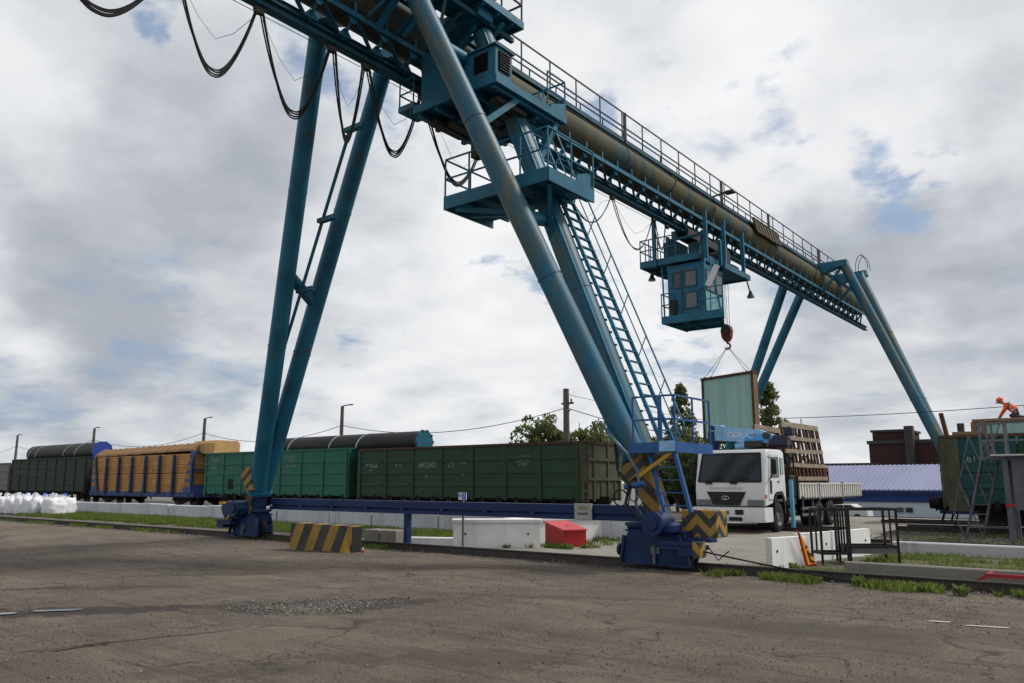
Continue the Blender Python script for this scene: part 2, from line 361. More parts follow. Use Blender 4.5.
def railing(parent, path, h=1.05, mat_=None, r=.02, step=1.2, mid=(.5,), name='railing', closed_top=True):
    """top and mid rails as one part, each post a sub-part"""
    mat_ = mat_ or crane_blue; mb = MB(); path = [Vector(p) for p in path]; U = Vector((0, 0, h))
    for f in (1.,) + tuple(mid):
        for a, b in zip(path[:-1], path[1:]): mb.bar(a + U * f, b + U * f, r * 2)
    for e in (path[0], path[-1]): mb.bar(e + U * min(mid), e + U, r * 1.5)
    rl = mb.build(name, mat_, parent)
    pm = MB().bar((0, 0, 0), (0, 0, h - r), r * 1.8).mesh('post', mat_)
    done = []
    for a, b in zip(path[:-1], path[1:]):
        n = max(1, round((b - a).length / step))
        for i in range(n + 1):
            p = a.lerp(b, i / n)
            if any((p - q).length < .05 for q in done): continue
            done.append(p); inst(pm, 'post', rl, p)
    return rl
def ladder(parent, p, q, side, n, mat_=None, w=.05, name='ladder', rung_h=.03, tread=.0):
    mat_ = mat_ or crane_blue; p = Vector(p); q = Vector(q); sdv = Vector(side); mb = MB()
    mb.bar(p, q, w, w * 1.6); mb.bar(p + sdv, q + sdv, w, w * 1.6); ld = mb.build(name, mat_, parent)
    rm = MB()
    if tread: rm.box((-tread / 2, -tread / 2, -.012), (sdv.x + tread / 2 if abs(sdv.x) > .1 else tread / 2, sdv.y + tread / 2 if abs(sdv.y) > .1 else tread / 2, .012))
    else: rm.bar((0, 0, 0), sdv, rung_h)
    rm = rm.mesh('rung', mat_)
    for i in range(n): inst(rm, 'rung', ld, p.lerp(q, (i + .5) / n))
    return ld
# ------------------------------------------------------------------ ground
def terrain(x, y):
    """yard level near the camera; drops by about 1.55 m beyond the tracks"""
    t = min(1, max(0, (y - 42) / 26)); t = t * t * (3 - 2 * t)
    return -1.56 * t
def bumps(x, y):
    return .020 * noise.noise(Vector((x * .5, y * .5, 0))) + .011 * noise.noise(Vector((x * 1.9, y * 1.9, 3))) + .005 * noise.noise(Vector((x * 5, y * 5, 3)))
def asphalt_mat():
    m, t, b = newmat('worn_dusty_asphalt')
    big = tex(t, .35, 6, .6, (1, 1.6, 1), (3, 1, 0)); mid = tex(t, 1.6, 9, .65, (.7, 1.6, 1)); f = tex(t, 38, 6, .7); g = tex(t, 130, 3, .6)
    c = mixc(t, maprange(t, big, .34, .64), (.092, .069, .052), (.182, .144, .111))
    c = mixc(t, maprange(t, mid, .48, .66, 0, .5), c, (.072, .058, .047))
    c = mixc(t, maprange(t, tex(t, 1.1, 6, .6, (2.2, .35, 1), (1, 8, 0)), .56, .66, 0, .5), c, (.06, .048, .04))
    c = mixc(t, maprange(t, tex(t, 12, 7, .7, (1, 1, 1), (4, 4, 0)), .60, .68, 0, .6), c, (.045, .037, .031))
    c = mixc(t, maprange(t, tex(t, .9, 7, .7, (.4, 2.4, 1), (7, 5, 0)), .55, .66, 0, .55), c, (.225, .178, .135))
    c = mixc(t, maprange(t, f, .54, .68, 0, .7), c, (.30, .255, .21))
    c = mixc(t, maprange(t, f, .46, .34, 0, .8), c, (.04, .033, .028))
    c = mixc(t, maprange(t, g, .56, .68, 0, .75), c, (.33, .29, .25)); c = mixc(t, maprange(t, g, .44, .34, 0, .75), c, (.03, .026, .022))
    c = mixc(t, maprange(t, tex(t, 2.0, 5, .6, (.12, 2.6, 1), (3, 3, 0)), .57, .63, 0, .45), c, (.062, .050, .041))
    c = mixc(t, maprange(t, tex(t, 1.4, 5, .6, (1.5, .10, 1), (6, 1, 0)), .60, .66, 0, .35), c, (.22, .18, .145))
    # crack network
    vo = N(t, 'ShaderNodeTexVoronoi'); vo.feature = 'DISTANCE_TO_EDGE'; vo.inputs['Scale'].default_value = .42
    tc = N(t, 'ShaderNodeTexCoord'); nn = N(t, 'ShaderNodeTexNoise'); nn.inputs['Scale'].default_value = 1.7; nn.inputs['Detail'].default_value = 5; t.links.new(tc.outputs['Object'], nn.inputs['Vector'])
    ad = N(t, 'ShaderNodeVectorMath', operation='MULTIPLY_ADD'); t.links.new(nn.outputs['Color'], ad.inputs[0]); ad.inputs[1].default_value = (1.3, 1.3, 0); t.links.new(tc.outputs['Object'], ad.inputs[2])
    t.links.new(ad.outputs[0], vo.inputs['Vector'])
    ck = maprange(t, vo.outputs['Distance'], .0, .016, .85, 0); ck = mth(t, 'MULTIPLY', ck, maprange(t, big, .45, .55))
    c = mixc(t, ck, c, (.04, .034, .03))
    # damp patch round the puddle and along the crack
    def patch(cx, cy, sx, sy, a, amt, col):
        mp = N(t, 'ShaderNodeMapping'); mp.vector_type = 'TEXTURE'; t.links.new(tc.outputs['Object'], mp.inputs[0])
        mp.inputs[1].default_value = (cx, cy, 0); mp.inputs[2].default_value = (0, 0, a); mp.inputs[3].default_value = (sx, sy, 1)
        ln = N(t, 'ShaderNodeVectorMath', operation='LENGTH'); t.links.new(mp.outputs[0], ln.inputs[0])
        d = mth(t, 'ADD', ln.outputs['Value'], mth(t, 'MULTIPLY', mth(t, 'SUBTRACT', mid, .5), 3.2))
        return mixc(t, maprange(t, d, .6, 1.0, amt, 0, True), c, col)
    for a in STAINS: c = patch(*a)
    t.links.new(c, b.inputs['Base Color']); b.inputs['Specular IOR Level'].default_value = .25
    t.links.new(maprange(t, mid, .3, .7, .75, .95), b.inputs['Roughness'])
    hh = mth(t, 'ADD', mth(t, 'MULTIPLY', f, .8), mth(t, 'ADD', mth(t, 'MULTIPLY', g, .3), mth(t, 'MULTIPLY', mid, .9)))
    bump(t, b, hh, 1.0, .05)
    return m
STAINS = [(-11.3, 4.85, 1.9, .45, R(50), .85, (.035, .028, .024)), (-8.65, 4.45, 1.5, .05, R(75), .9, (.015, .012, .01)), (-8.7, 3.85, .35, .09, R(75), .95, (.008, .007, .006)), (-13.6, 8.4, 1.6, .3, R(48), .5, (.05, .04, .034)), (-7.2, 9.8, 2.6, .25, R(30), .45, (.05, .042, .035)), (-9.15, 7.15, 1.9, .62, R(48), .85, (.045, .038, .033)),
          (-12.9, 6.6, 1.3, .3, R(50), .6, (.045, .037, .031)), (-14.0, 5.6, .9, .2, R(55), .7, (.035, .03, .026)), (-4.2, 4.2, 1.3, .5, R(60), .6, (.05, .04, .034)), (-5.4, 6.0, 1.4, .45, R(38), .5, (.05, .042, .037)), (-3.2, 9.5, 2.4, .5, R(20), .4, (.06, .05, .043)), (-6.5, 4.4, 1.2, .3, R(40), .45, (.05, .042, .036))]
def dirt_mat(name, c1, c2, c3, sc=1.):
    m, t, b = newmat(name)
    a = tex(t, .8 * sc, 8, .65); f = tex(t, 30, 6, .7); g = tex(t, 4 * sc, 8, .7)
    c = mixc(t, maprange(t, a, .35, .65), c1, c2); c = mixc(t, maprange(t, g, .5, .68, 0, .8), c, c3)
    c = mixc(t, maprange(t, f, .58, .72, 0, .5), c, tuple(min(1, x * 1.8) for x in c2)); c = mixc(t, maprange(t, f, .42, .3, 0, .5), c, tuple(x * .4 for x in c1))
    t.links.new(c, b.inputs['Base Color']); b.inputs['Roughness'].default_value = .92; bump(t, b, mth(t, 'ADD', f, g), .7, .02)
    b.inputs['Specular IOR Level'].default_value = .2
    return m
dirt_m = dirt_mat('gravelly_dirt', (.10, .085, .072), (.15, .13, .11), (.08, .07, .055))
far_m = dirt_mat('far_ground', (.13, .12, .11), (.17, .16, .145), (.05, .075, .03), .3)
verge_m = dirt_mat('grassy_soil', (.075, .068, .045), (.10, .095, .055), (.05, .07, .022))
conc_road = dirt_mat('pale_concrete_paving', (.19, .175, .155), (.25, .232, .205), (.13, .118, .10), .7)
strip_m = dirt_mat('grey_brown_strip', (.085, .075, .066), (.13, .118, .105), (.06, .055, .048))
ballast_m = dirt_mat('dark_ballast', (.045, .04, .036), (.08, .07, .062), (.03, .028, .026), 2)
def grid(name, xs, ys, m, zoff=0., hf=None, kind='structure', edge=None):
    hf = hf or terrain; nx, ny = len(xs), len(ys)
    vs = [(x, y, hf(x, y) + zoff) for y in ys for x in xs]
    fs = [(j * nx + i, j * nx + i + 1, (j + 1) * nx + i + 1, (j + 1) * nx + i) for j in range(ny - 1) for i in range(nx - 1)]
    me = bpy.data.meshes.new(name); me.from_pydata(vs, [], fs); me.materials.append(m); me.polygons.foreach_set('use_smooth', [True] * len(fs))
    o = bpy.data.objects.new(name, me); COL.objects.link(o); return tag(o, kind=kind)
xs = sorted(set([-3000, -1500, -800, -400, -250, -180] + list(range(-140, 61, 5)) + [100, 200, 400, 900, 2000, 3000]))
ys = sorted(set([-3000, -1000, -300, -100, -40, -10, 0, 10, 20, 30, 38] + list(range(40, 76, 2)) + [80, 100, 140, 200, 300, 500, 900, 1600, 3000]))
grid('ground', xs, ys, far_m, -.06)
YARD_Y = 14.1
asph = asphalt_mat()
def yard_h(x, y):
    z = bumps(x, y)
    d = math.hypot((x + 9.1) / 1.3, (y - 7.1) / .6); z -= .03 * max(0, 1 - d)
    return z
def arange(a, b, n): return [a + (b - a) * i / n for i in range(n + 1)]
grid('yard', arange(-70, -22, 60) + arange(-21.9, 3, 330)[0:] + arange(3.4, 30, 30), arange(-6, 1, 10) + arange(1.1, YARD_Y, 190), asph, .0, yard_h)
def sheet(name, poly, m, z, wob=.12, step=.5, kind='structure'):
    """flat sheet with a slightly ragged outline"""
    pts = []
    for (a, b) in zip(poly, poly[1:] + poly[:1]):
        L = math.dist(a, b); n = max(1, int(L / step))
        for i in range(n):
            t = i / n; x = a[0] + (b[0] - a[0]) * t; y = a[1] + (b[1] - a[1]) * t
            pts.append((x + wob * noise.noise(Vector((x * 1.3, y * 1.3, 1))) * 2, y + wob * noise.noise(Vector((x * 1.3, y * 1.3, 8))) * 2))
    bm = bmesh.new(); vv = [bm.verts.new((x, y, terrain(x, y) + z)) for x, y in pts]; f = bm.faces.new(vv)
    bmesh.ops.triangulate(bm, faces=[f]); me = bpy.data.meshes.new(name); bm.to_mesh(me); bm.free()
    if me.polygons[0].normal.z < 0: me.flip_normals()
    me.materials.append(m); o = bpy.data.objects.new(name, me); COL.objects.link(o); return tag(o, kind=kind)
sheet('dirt_ground', [(-140, YARD_Y - .3), (30, YARD_Y - .3), (30, 41), (-140, 41)], dirt_m, -.03)
sheet('service_strip', [(-75, 14.75), (-16.6, 14.75), (-16.6, 16.7), (-75, 16.7)], strip_m, -.008, .15)
sheet('grass_verge', [(-60, 16.8), (-15.6, 16.7), (-14.4, 18.0), (-13.9, 20.2), (-60, 20.2)], verge_m, -.014, .3)
sheet('grass_verge', [(-6.6, 14.85), (-1, 14.85), (12, 14.85), (12, 20.7), (-5.2, 20.7)], verge_m, -.012, .3)
sheet('gravel_path', [(-4.5, 17.0), (12, 15.9), (12, 17.2), (-3.5, 18.4)], strip_m, -.006, .3)
sheet('road', [(-14.6, 14.62), (-6.3, 14.62), (-5.9, 16.5), (-6.2, 22), (-7.2, 30), (-7.2, 42), (-15.5, 42), (-15.2, 32), (-13.2, 26), (-12.6, 21.3), (-12.4, 18.1), (-13.6, 16.2)], conc_road, -.002, .15)
sheet('road', [(-9.6, 35), (14, 35.5), (14, 39), (-9.6, 40)], strip_m, .003, .2)
sheet('track_bed', [(-140, 26.0), (-17, 26.0), (-17, 37), (-140, 40.5)], ballast_m, -.016, .2)  # bed widened past the track to paint in the dark beneath the wagons
sheet('track_bed', [(-7.4, 27.8), (16, 27.2), (16, 35), (-7.4, 35)], ballast_m, -.018, .2)
sheet('crane_track_bed', [(-75, 14.02), (30, 14.02), (30, 14.9), (-75, 14.9)], ballast_m, -.01, .06)
sheet('grass_verge', [(-20, 58), (0, 52), (14, 52), (14, 62), (-22, 70)], verge_m, .02, .8)
# rails ------------------------------------------------------------
def rail_profile(w=.07, h=.13):
    return [(-w, 0), (w, 0), (w, .015), (.012, .03), (.012, h - .035), (w / 2, h - .025), (w / 2, h), (-w / 2, h), (-w / 2, h - .025), (-.012, h - .035), (-.012, .03), (-w, .015)]
def rail(label, x0, x1, y, z=0., h=.13, group=None):
    o = MB().prism([(a + y, b + z) for a, b in rail_profile(.075, h)], x0, x1, 0).build('rail', rail_m); return tag(o, label, 'rail', group)
rail('nearest crane rail running past the striped block along the yard edge', -75, 30, 14.42, -.01, .17)
rail('far crane rail behind the wagons and the truck', -75, 30, 46.5, -.27)
rail('nearer rail under the long row of green wagons', -120, -8.5, 27.95, -.02, .15)
rail('farther rail under the long row of green wagons', -120, -8.5, 29.47, -.02, .15)
rail('nearer rail under the teal patched wagon at right', -7.2, 20, 31.1 , -.01, .15)
rail('farther rail under the teal patched wagon at right', -7.2, 20, 32.62, -.01, .15)
rail('rail of the empty track just behind the whitewashed kerb', -6, 20, 22.3, -.01, .13)
rail('rail of the empty track nearer the ladder', -6.4, 20, 23.85, -.01, .13)
for y in (36.3, 37.8): rail('rail of the empty track past the truck, %s of the two' % ('nearer' if y < 37 else 'farther'), -9.0, 20, y, -.03, .15)
# sleepers of the empty track
slm = MB().box((-.12, -1.3, -.05), (.12, 1.3, .05), ch=.01).mesh('sleeper', pole_m)
trk = thing('track_sleepers', 'wooden sleepers of the empty track behind the whitewashed kerb', 'sleepers', (0, 0, 0))
for i in range(30): inst(slm, 'sleeper', trk, (-5.9 + i * .6, 23.08 + random.uniform(-.03, .03), -.045), (0, 0, random.uniform(-.03, .03)))
# ------------------------------------------------------------------ gantry crane
CX = -14.1
crane = thing('gantry_crane', 'tall blue gantry crane with rusty yellowish tube girder spanning the yard', 'gantry crane', (0, 0, 0))
TZ = 13.26; g = MB(); seg = 40
prof = [(3.8, .05), (3.95, .33), (4.3, .52), (4.9, .61), (55.0, .61), (55.7, .52), (56.2, .35), (56.4, .05)]
fine_y = [6.7 + i * 3.45 for i in range(15)]
pts = [(CX, y, TZ) for y, r in prof[:4]] + [(CX, y, TZ) for y in fine_y] + [(CX, y, TZ) for y, r in prof[5:]]
rs = [r for y, r in prof[:4]] + [.61] * 15 + [r for y, r in prof[5:]]
g.tube(pts, rs, seg); g.build('tube_girder', tube_m, crane, True)
band = MB().tube([(0, -.04, 0), (0, .04, 0)], .626, 40).mesh('weld_band', tube_m, True)
for y in fine_y[1:-1:2]: inst(band, 'weld_band', crane, (CX, y, TZ))
for sgn, yy in ((1, 12.38), (-1, 12.38)):
    x = CX + sgn * .5
    g = MB().box((x - .08 * sgn, 4.1, 12.60), (x + .05 * sgn, 56, 12.625)).box((x + .025 * sgn, 4.1, 12.49), (x + .05 * sgn, 56, 12.60))
    g.build('girder_stringer', crane_blue, crane)
g = MB().box((CX - .13, 3.5, 11.86), (CX + .13, 56.9, 11.89)).box((CX - .012, 3.5, 11.89), (CX + .012, 56.9, 12.07)).box((CX - .1, 3.5, 12.07), (CX + .1, 56.9, 12.13))
g.build('monorail_beam', crane_dark, crane)
tab = MB().box((-.01, -.03, 12.5), (.012, .03, 12.86)).mesh('gusset_tab', crane_blue)
NB = 51
v1 = {}; d1 = {}
for sgn in (1, -1):
    v1[sgn] = MB().bar((sgn * .50, 0, 12.55), (sgn * .10, 0, 12.06), .10, .03, (0, 1, 0)).prism([(-.26, 12.60), (.26, 12.60), (.05, 12.34), (-.05, 12.34)], sgn * .46, sgn * .475, 0).prism([(-.22, 12.10), (.22, 12.10), (.04, 12.32), (-.04, 12.32)], sgn * .20, sgn * .215, 0).mesh('lattice_strut', crane_blue)
    d1[sgn] = MB().bar((sgn * .48, .05, 12.55), (sgn * .10, .95, 12.08), .075, .075).mesh('lattice_brace', crane_dark)
for i in range(NB):
    y = 4.2 + i * 1.0
    for sgn in (1, -1):
        inst(v1[sgn], 'lattice_strut', crane, (CX, y, 0)); inst(d1[sgn], 'lattice_brace', crane, (CX, y, 0))
    inst(tab, 'gusset_tab', crane, (CX + .54, y, 0))
# conduit running along the flank, sagging bands
g = MB(); pp = []
for i in range(160):
    y = 19 + i * .23; pp.append((CX + (.632) * math.cos(R(38 + 7 * math.sin(y * .6))), y, TZ + (.632) * math.sin(R(38 + 7 * math.sin(y * .6)))))
g.tube(pp, .025, 6); g.build('conduit', cable_m, crane, True)
g = MB()
for y0 in (27.5, 44.8):
    g.tube([(CX + .635 * math.cos(R(a)), y0 + .25 * math.sin(R(a * 2)), TZ + .635 * math.sin(R(a))) for a in range(-40, 60, 10)], .03, 6)
g.build('cable_drop', cable_m, crane, True)
# walkway on top with two railings
g = MB().box((CX - .42, 5.8, 13.84), (CX + .42, 55.6, 13.88)).box((CX + .39, 5.8, 13.88), (CX + .42, 55.6, 14.0)).box((CX - .42, 5.8, 13.88), (CX - .39, 55.6, 14.0))
g.build('walkway', crane_dark, crane)
for x in (CX + .4, CX - .42): railing(crane, [(x, 5.8, 13.88), (x, 55.4, 13.88)], 1.12, steel_dark if x > CX else crane_dark, .02, 1.5)
g = MB()
for y in (24, 32.5, 38.2, 46): g.bar((CX + .42, y, 13.8), (CX + .42, y, 15.0), .12, .05)
g.build('railing_stiffener', steel_grey, crane)
# floodlight on the walkway
g = MB().bar((CX + .1, 31.6, 13.95), (CX + 1.1, 31.7, 14.15), .06).build('lamp_arm', steel_dark, crane)
g = MB().prism([(-.22, 0), (.22, 0), (.16, .1), (-.16, .1)], -.16, .16, 1, Matrix.Translation((CX + 1.15, 31.7, 14.02))).build('floodlight', steel_dark, crane)
# rusty sign panel hung on the flank
g = MB(); g.box((-.02, -1.6, -.35), (.02, 1.6, .35)); 
for k in range(9): g.box((-.05, -1.6 + k * .4 - .02, -.38), (.05, -1.6 + k * .4 + .02, .38))
for k in (-.37, .37): g.box((-.05, -1.62, k - .02), (.05, 1.62, k + .02))
sp = g.build('sign_panel', rust_sign, crane); sp.location = (CX + .66, 37.3, 13.75); sp.rotation_euler = (0, R(-14), 0)
sp['label'] = 'rusty lattice sign board hung on the tube'
stx = text_obj('КРАН 12 т', .5, steel_dark, sp, (.03, 0, 0), (R(90), 0, R(90)), 'faded_lettering') if False else None
# legs
def leg(a, b, r=.275, m=leg_m, name='leg', cap=True):
    g = MB(); n = 14; a = Vector(a); b = Vector(b); d = (b - a).normalized()
    pts = [a.lerp(b, i / n) for i in range(n + 1)]; g.tube(pts, r, 24)
    q = b - d * .05; g.tube([q, q + d * .09], r + .05, 24)
    for t in (.33, .66): q = a.lerp(b, t); g.tube([q, q + d * .05], r + .012, 24)
    o = g.build(name, m, crane, True); return o
LEGS = dict(Rn=((-12.58, 11.9, 13.5), (-8.2, 14.42, 2.2)), Rf=((-12.5, 14.6, 13.2), (-8.15, 14.72, 2.2)), Ln=((-15.8, 11.9, 13.6), (-21.12, 14.4, 1.38)), Lf=((-15.8, 14.2, 13.4), (-21.25, 14.65, 1.38)),
            An=((-12.4, 46.2, 14), (-7.7, 46.4, 2)), Af=((-12.4, 49.4, 14), (-7.7, 46.7, 2)), Bn=((-15.8, 46.3, 13.4), (-20.5, 46.4, 2)), Bf=((-15.8, 49.4, 13.5), (-20.5, 46.7, 2)))
for k, (a, b) in LEGS.items():
    leg(a, b, .25 if k in ('Ln', 'Lf') else (.26 if k[0] in 'R' else .27), crane_blue if k[0] in 'LB' else leg_m)
def on(k, t): return Vector(lerp(LEGS[k][0], LEGS[k][1], t))
# box web along the stair leg, with brackets
g = MB(); a, b = on('Rf', .0), on('Rf', .985)
g.bar(a + Vector((.02, .0, 0)), b + Vector((.02, .0, 0)), .36, .46, (0, 1, 0)); g.build('leg_box_web', crane_blue, crane)
bk = MB().box((-.02, .06, -.02), (.07, .16, .02)).mesh('step_bracket', crane_blue)
for i in range(34): inst(bk, 'step_bracket', crane, tuple(on('Rf', .05 + i * .027) + Vector((.16, .14, 0))))
# cross tubes between the legs of each pair
for k1, t1, k2, t2 in (('Rn', .54, 'Rf', .50), ('Ln', .50, 'Lf', .55), ('Rn', .16, 'Rf', .13)):
    MB().tube([on(k1, t1), on(k2, t2)], .16, 16).build('cross_tube', crane_blue, crane, True)
# crossheads joining legs to the tube
for ys_, z in (((11.9, 14.3), 13.55), ((46.2, 49.4), 13.9)):
    for y in ys_:
        for sgn in (1, -1):
            g = MB(); g.prism([(CX + sgn * .3, z - .5), (CX + sgn * .3, z + .22), (CX + sgn * 1.95, z + .22), (CX + sgn * 1.95, z - .12), (CX + sgn * 1.3, z - .16)], y - .28, y + .28, 1)
            g.build('crosshead', crane_blue, crane)
            MB().bar((CX + sgn * .5, y, 12.5), (CX + sgn * 1.6, y, z - .15), .12).build('crosshead_brace', crane_blue, crane)
g = MB()
for dy in (-.3, .3):
    g.tube([(-12.3 + .35 * math.cos(a) * 1., 50 + dy, 14.3 + .95 * math.sin(a)) for a in [math.pi * i / 10 for i in range(11)]], .02, 6)
g.tube([(-12.3, 49.7, 15.25), (-12.3, 50.3, 15.25)], .02, 6); g.build('ladder_hoop', steel_dark, crane, True)
g = MB().tube([(-12.35, 50, 13.9), (-12.42, 50, 14.25)], .34, 20).build('leg_cap', crane_blue, crane, True)
# conduit with brackets on the left-hand pair
a, b = Vector((-15.54, 12.8, 10.8)), Vector((-19.6, 13.95, 5.4)); MB().tube([a, b], .05, 8).build('conduit', crane_blue, crane, True)
for t in (.0, .38, .70): 
    q = a.lerp(b, t); MB().box((q.x - .15, q.y - .08, q.z - .06), (q.x + .55, q.y + .08, q.z + .06)).build('conduit_bracket', crane_blue, crane)
# --- feet: striped nodes and pedestals
for X0, Y0 in ((0, 14.5), (.3, 46.5)):
    g = MB(); g.prism([(X0 - 8.52, 2.0), (X0 - 8.3, 2.24), (X0 - 7.9, 2.24), (X0 - 7.86, 1.9), (X0 - 8.3, 1.62)], Y0 - .3, Y0 + .34, 1); g.build('leg_node', stripe_node, crane)
    g = MB(); g.prism([(X0 - 8.2, 1.74), (X0 - 7.85, 1.95), (X0 - 7.42, .62), (X0 - 7.72, .62)], Y0 - .2, Y0 + .24, 1); g.build('pedestal', stripe_ped, crane)
for X0, Y0 in ((0, 14.5), (.4, 46.5)):
    g = MB(); g.prism([(X0 - 21.55, 2.05), (X0 - 21.0, 2.12), (X0 - 20.92, 1.42), (X0 - 21.15, 1.45), (X0 - 21.45, 1.72)], Y0 - .46, Y0 - .22, 1); g.build('leg_node', stripe_node, crane)
    g = MB(); g.prism([(X0 - 21.5, 1.5), (X0 - 21.2, 1.45), (X0 - 21.15, 1.2), (X0 - 21.2, .6), (X0 - 21.5, .6), (X0 - 21.4, 1.2)], Y0 - .3, Y0 + .1, 1); g.build('pedestal', stripe_ped, crane)
    MB().box((X0 - 21.35, Y0 - .2, .6), (X0 - 21.05, Y0 + .2, 1.39), ch=.02).build('leg_foot', bogie_blue, crane)
# --- bogies
def crane_bogie(X0, Y0, flip, chev=True, tray=False, k=.8):
    g = MB(); f = flip
    def P(x): return X0 + f * x * k
    g.prism([(P(-1.15), .14), (P(-.95), .08), (P(.85), .08), (P(.95), .35), (P(.9), .68), (P(-.85), .72), (P(-1.02), .5)], Y0 - .28, Y0 - .22, 1)
    g.prism([(P(-1.15), .14), (P(-.95), .08), (P(.85), .08), (P(.95), .35), (P(.9), .68), (P(-.85), .72), (P(-1.02), .5)], Y0 + .22, Y0 + .28, 1)
    g.box((P(-.9), Y0 - .22, .45), (P(.9), Y0 + .22, .7)); g.box((P(-.95), Y0 - .3, .7), (P(.9), Y0 + .3, .735))
    bo = g.build('bogie', bogie_blue, crane)
    wm = MB().tube([(0, -.07, 0), (0, .07, 0)], .30, 24).tube([(0, -.1, 0), (0, .1, 0)], .08, 12).mesh('wheel', rail_m, True)
    for wx in (-.62, .55): inst(wm, 'wheel', bo, (P(wx), Y0, .36))
    MB().tube([(P(-1.05), Y0, .32), (P(-1.35), Y0, .32)], .07, 12).tube([(P(-1.32), Y0, .32), (P(-1.4), Y0, .32)], .12, 14).build('buffer', bogie_blue, bo, True)
    g = MB(); g.box((P(.35), Y0 - .6, .42), (P(1.5), Y0 - .18, .50)); g.box((P(.9), Y0 - .62, .32), (P(1.45), Y0 - .22, .42)); g.box((P(.35), Y0 - .62, .5), (P(1.52), Y0 - .56, .56)); g.build('motor_shelf', bogie_blue, bo)
    g = MB(); g.tube([(P(.15), Y0 - .62, .88), (P(.15), Y0 - .1, .88)], .23, 24).tube([(P(.15), Y0 - .66, .88), (P(.15), Y0 - .6, .88)], .13, 20); g.box((P(-.2), Y0 - .5, .68), (P(.7), Y0 - .08, .9), ch=.05); g.build('gear_motor', bogie_blue, bo, True)
    g = MB(); g.box((P(-1.0), Y0 - .18, .735), (P(-.35), Y0 + .18, .80), ch=.02); g.tube([(P(-.7), Y0, .8), (P(-.7), Y0, .86)], .3, 18); g.build('cover_plate', bogie_blue, bo, True)
    g = MB(); g.bar((P(.75), Y0 - .32, .66), (P(1.05), Y0 - .34, .12), .09, .04).box((P(.5), Y0 - .38, .08), (P(1.15), Y0 - .3, .14)); MB().bar((P(-.98), Y0 - .3, .62), (P(-1.1), Y0 - .3, .1), .06, .06).build('rail_guard', bogie_blue, bo); g.build('rail_guard', bogie_blue, bo)
    g = MB(); g.box((P(-.15), Y0 - .31, .3), (P(.12), Y0 - .285, .42)).bar((P(-.02), Y0 - .33, .45), (P(-.02), Y0 - .33, .12), .05); g.build('clamp_screw', steel_grey, bo)
    if chev:
        g = MB(); g.box((P(.60), Y0 + .0, .62), (P(1.62), Y0 + .5, 1.13), ch=.015); o = g.build('control_box', chev_m, bo)
        g = MB(); g.box((P(.55), Y0 - .25, .55), (P(1.62), Y0 + .0, .62)); g.build('box_shelf', bogie_blue, bo)
        MB().box((P(1.34), Y0 - .64, .3), (P(1.56), Y0 - .42, .58)).build('end_stop', chev_m, bo)
    if tray:
        g = MB(); g.prism([(P(.1), 1.04), (P(1.25), 1.10), (P(1.7), .9), (P(1.3), .55), (P(.2), .6)], Y0 - .42, Y0 + .32, 1); g.build('cable_box', bogie_blue, bo)
        MB().box((P(1.2), Y0 - .45, 1.0), (P(1.8), Y0 + .3, 1.07)).build('box_lid', yellow_m, bo)
        g = MB(); g.bar((P(.2), Y0 - .5, .95), (P(.95), Y0 - .48, .5), .1, .05); g.build('box_edge_bar', yellow_m, bo)
    return bo
crane_bogie(-7.62, 14.42, 1, k=.70); crane_bogie(-21.35, 14.42, -1, False, True, .62); crane_bogie(-7.7, 46.5, 1); crane_bogie(-20.5, 46.5, -1, False)
# --- tie beam between the near legs
g = MB().box((-20.9, 14.70, 1.0), (-8.0, 14.95, 1.18)).box((-20.9, 14.70, .86), (-8.0, 14.95, .95)).box((-20.9, 14.78, .95), (-8.0, 14.84, 1.0))
for i in range(9): g.box((-19.5 + i * 1.4, 14.69, .93), (-19.35 + i * 1.4, 14.96, 1.03))
g.build('tie_beam', beam_blue, crane)
g = MB().box((-20.3, 46.8, .9), (-8.0, 47.0, 1.15)).build('tie_beam', beam_blue, crane)
# --- low platform at the stair foot
g = MB().box((-8.0, 13.95, 2.30), (-7.05, 15.6, 2.36)).box((-8.05, 13.92, 2.22), (-7.02, 13.97, 2.42)).box((-7.07, 13.97, 2.22), (-7.02, 15.6, 2.42)); g.build('stair_platform', platform_blue, crane)
railing(crane, [(-7.95, 13.96, 2.4), (-7.38, 13.96, 2.4)], .92, platform_blue, .018, 1.); railing(crane, [(-7.33, 13.96, 2.4), (-7.05, 13.98, 2.4), (-7.05, 15.55, 2.4)], .92, platform_blue, .018, .8)
MB().box((-7.36, 13.90, 2.24), (-7.03, 13.915, 2.44)).build('kick_plate', light_blue, crane)
ladder(crane, (-7.10, 14.0, 2.3), (-6.74, 13.9, 1.1), (-.60, .1, 0), 5, platform_blue, .05, 'ladder', .022)
g = MB().bar((-7.9, 14.0, 1.75), (-7.1, 14.0, 2.25), .07).build('platform_brace', yellow_m, crane)
# --- stair up the leg
P3 = Vector((-7.82, 14.97, 2.36)); P2z = 8.45; P2p = Vector((-10.36, 14.92, P2z))
stair_lit_blue = mat('lit_stair_blue', (.03, .17, .27), .3, .5, wear=.3, wearcol=(.06, .08, .07), scale=2)  # crane blue made paler: light on rungs and handrail put into the colour
def stair(p, q, n):
    ladder(crane, p, q, (0, .55, 0), n, stair_lit_blue, .05, 'stair', .03, .09)
    pp, qq = Vector(p) + Vector((0, .57, 0)), Vector(q) + Vector((0, .57, 0)); off = Vector((.16, .10, .50)); mb = MB()
    mb.bar(pp + off, qq + off, .03); mb.bar(pp + off * .5, qq + off * .5, .022); rl = mb.build('stair_handrail', stair_lit_blue, crane)
    m = max(2, round((qq - pp).length / 1.1)); pm = MB().bar((0, 0, 0), off, .025).mesh('post', stair_lit_blue)
    for i in range(m + 1): inst(pm, 'post', rl, pp.lerp(qq, i / m))
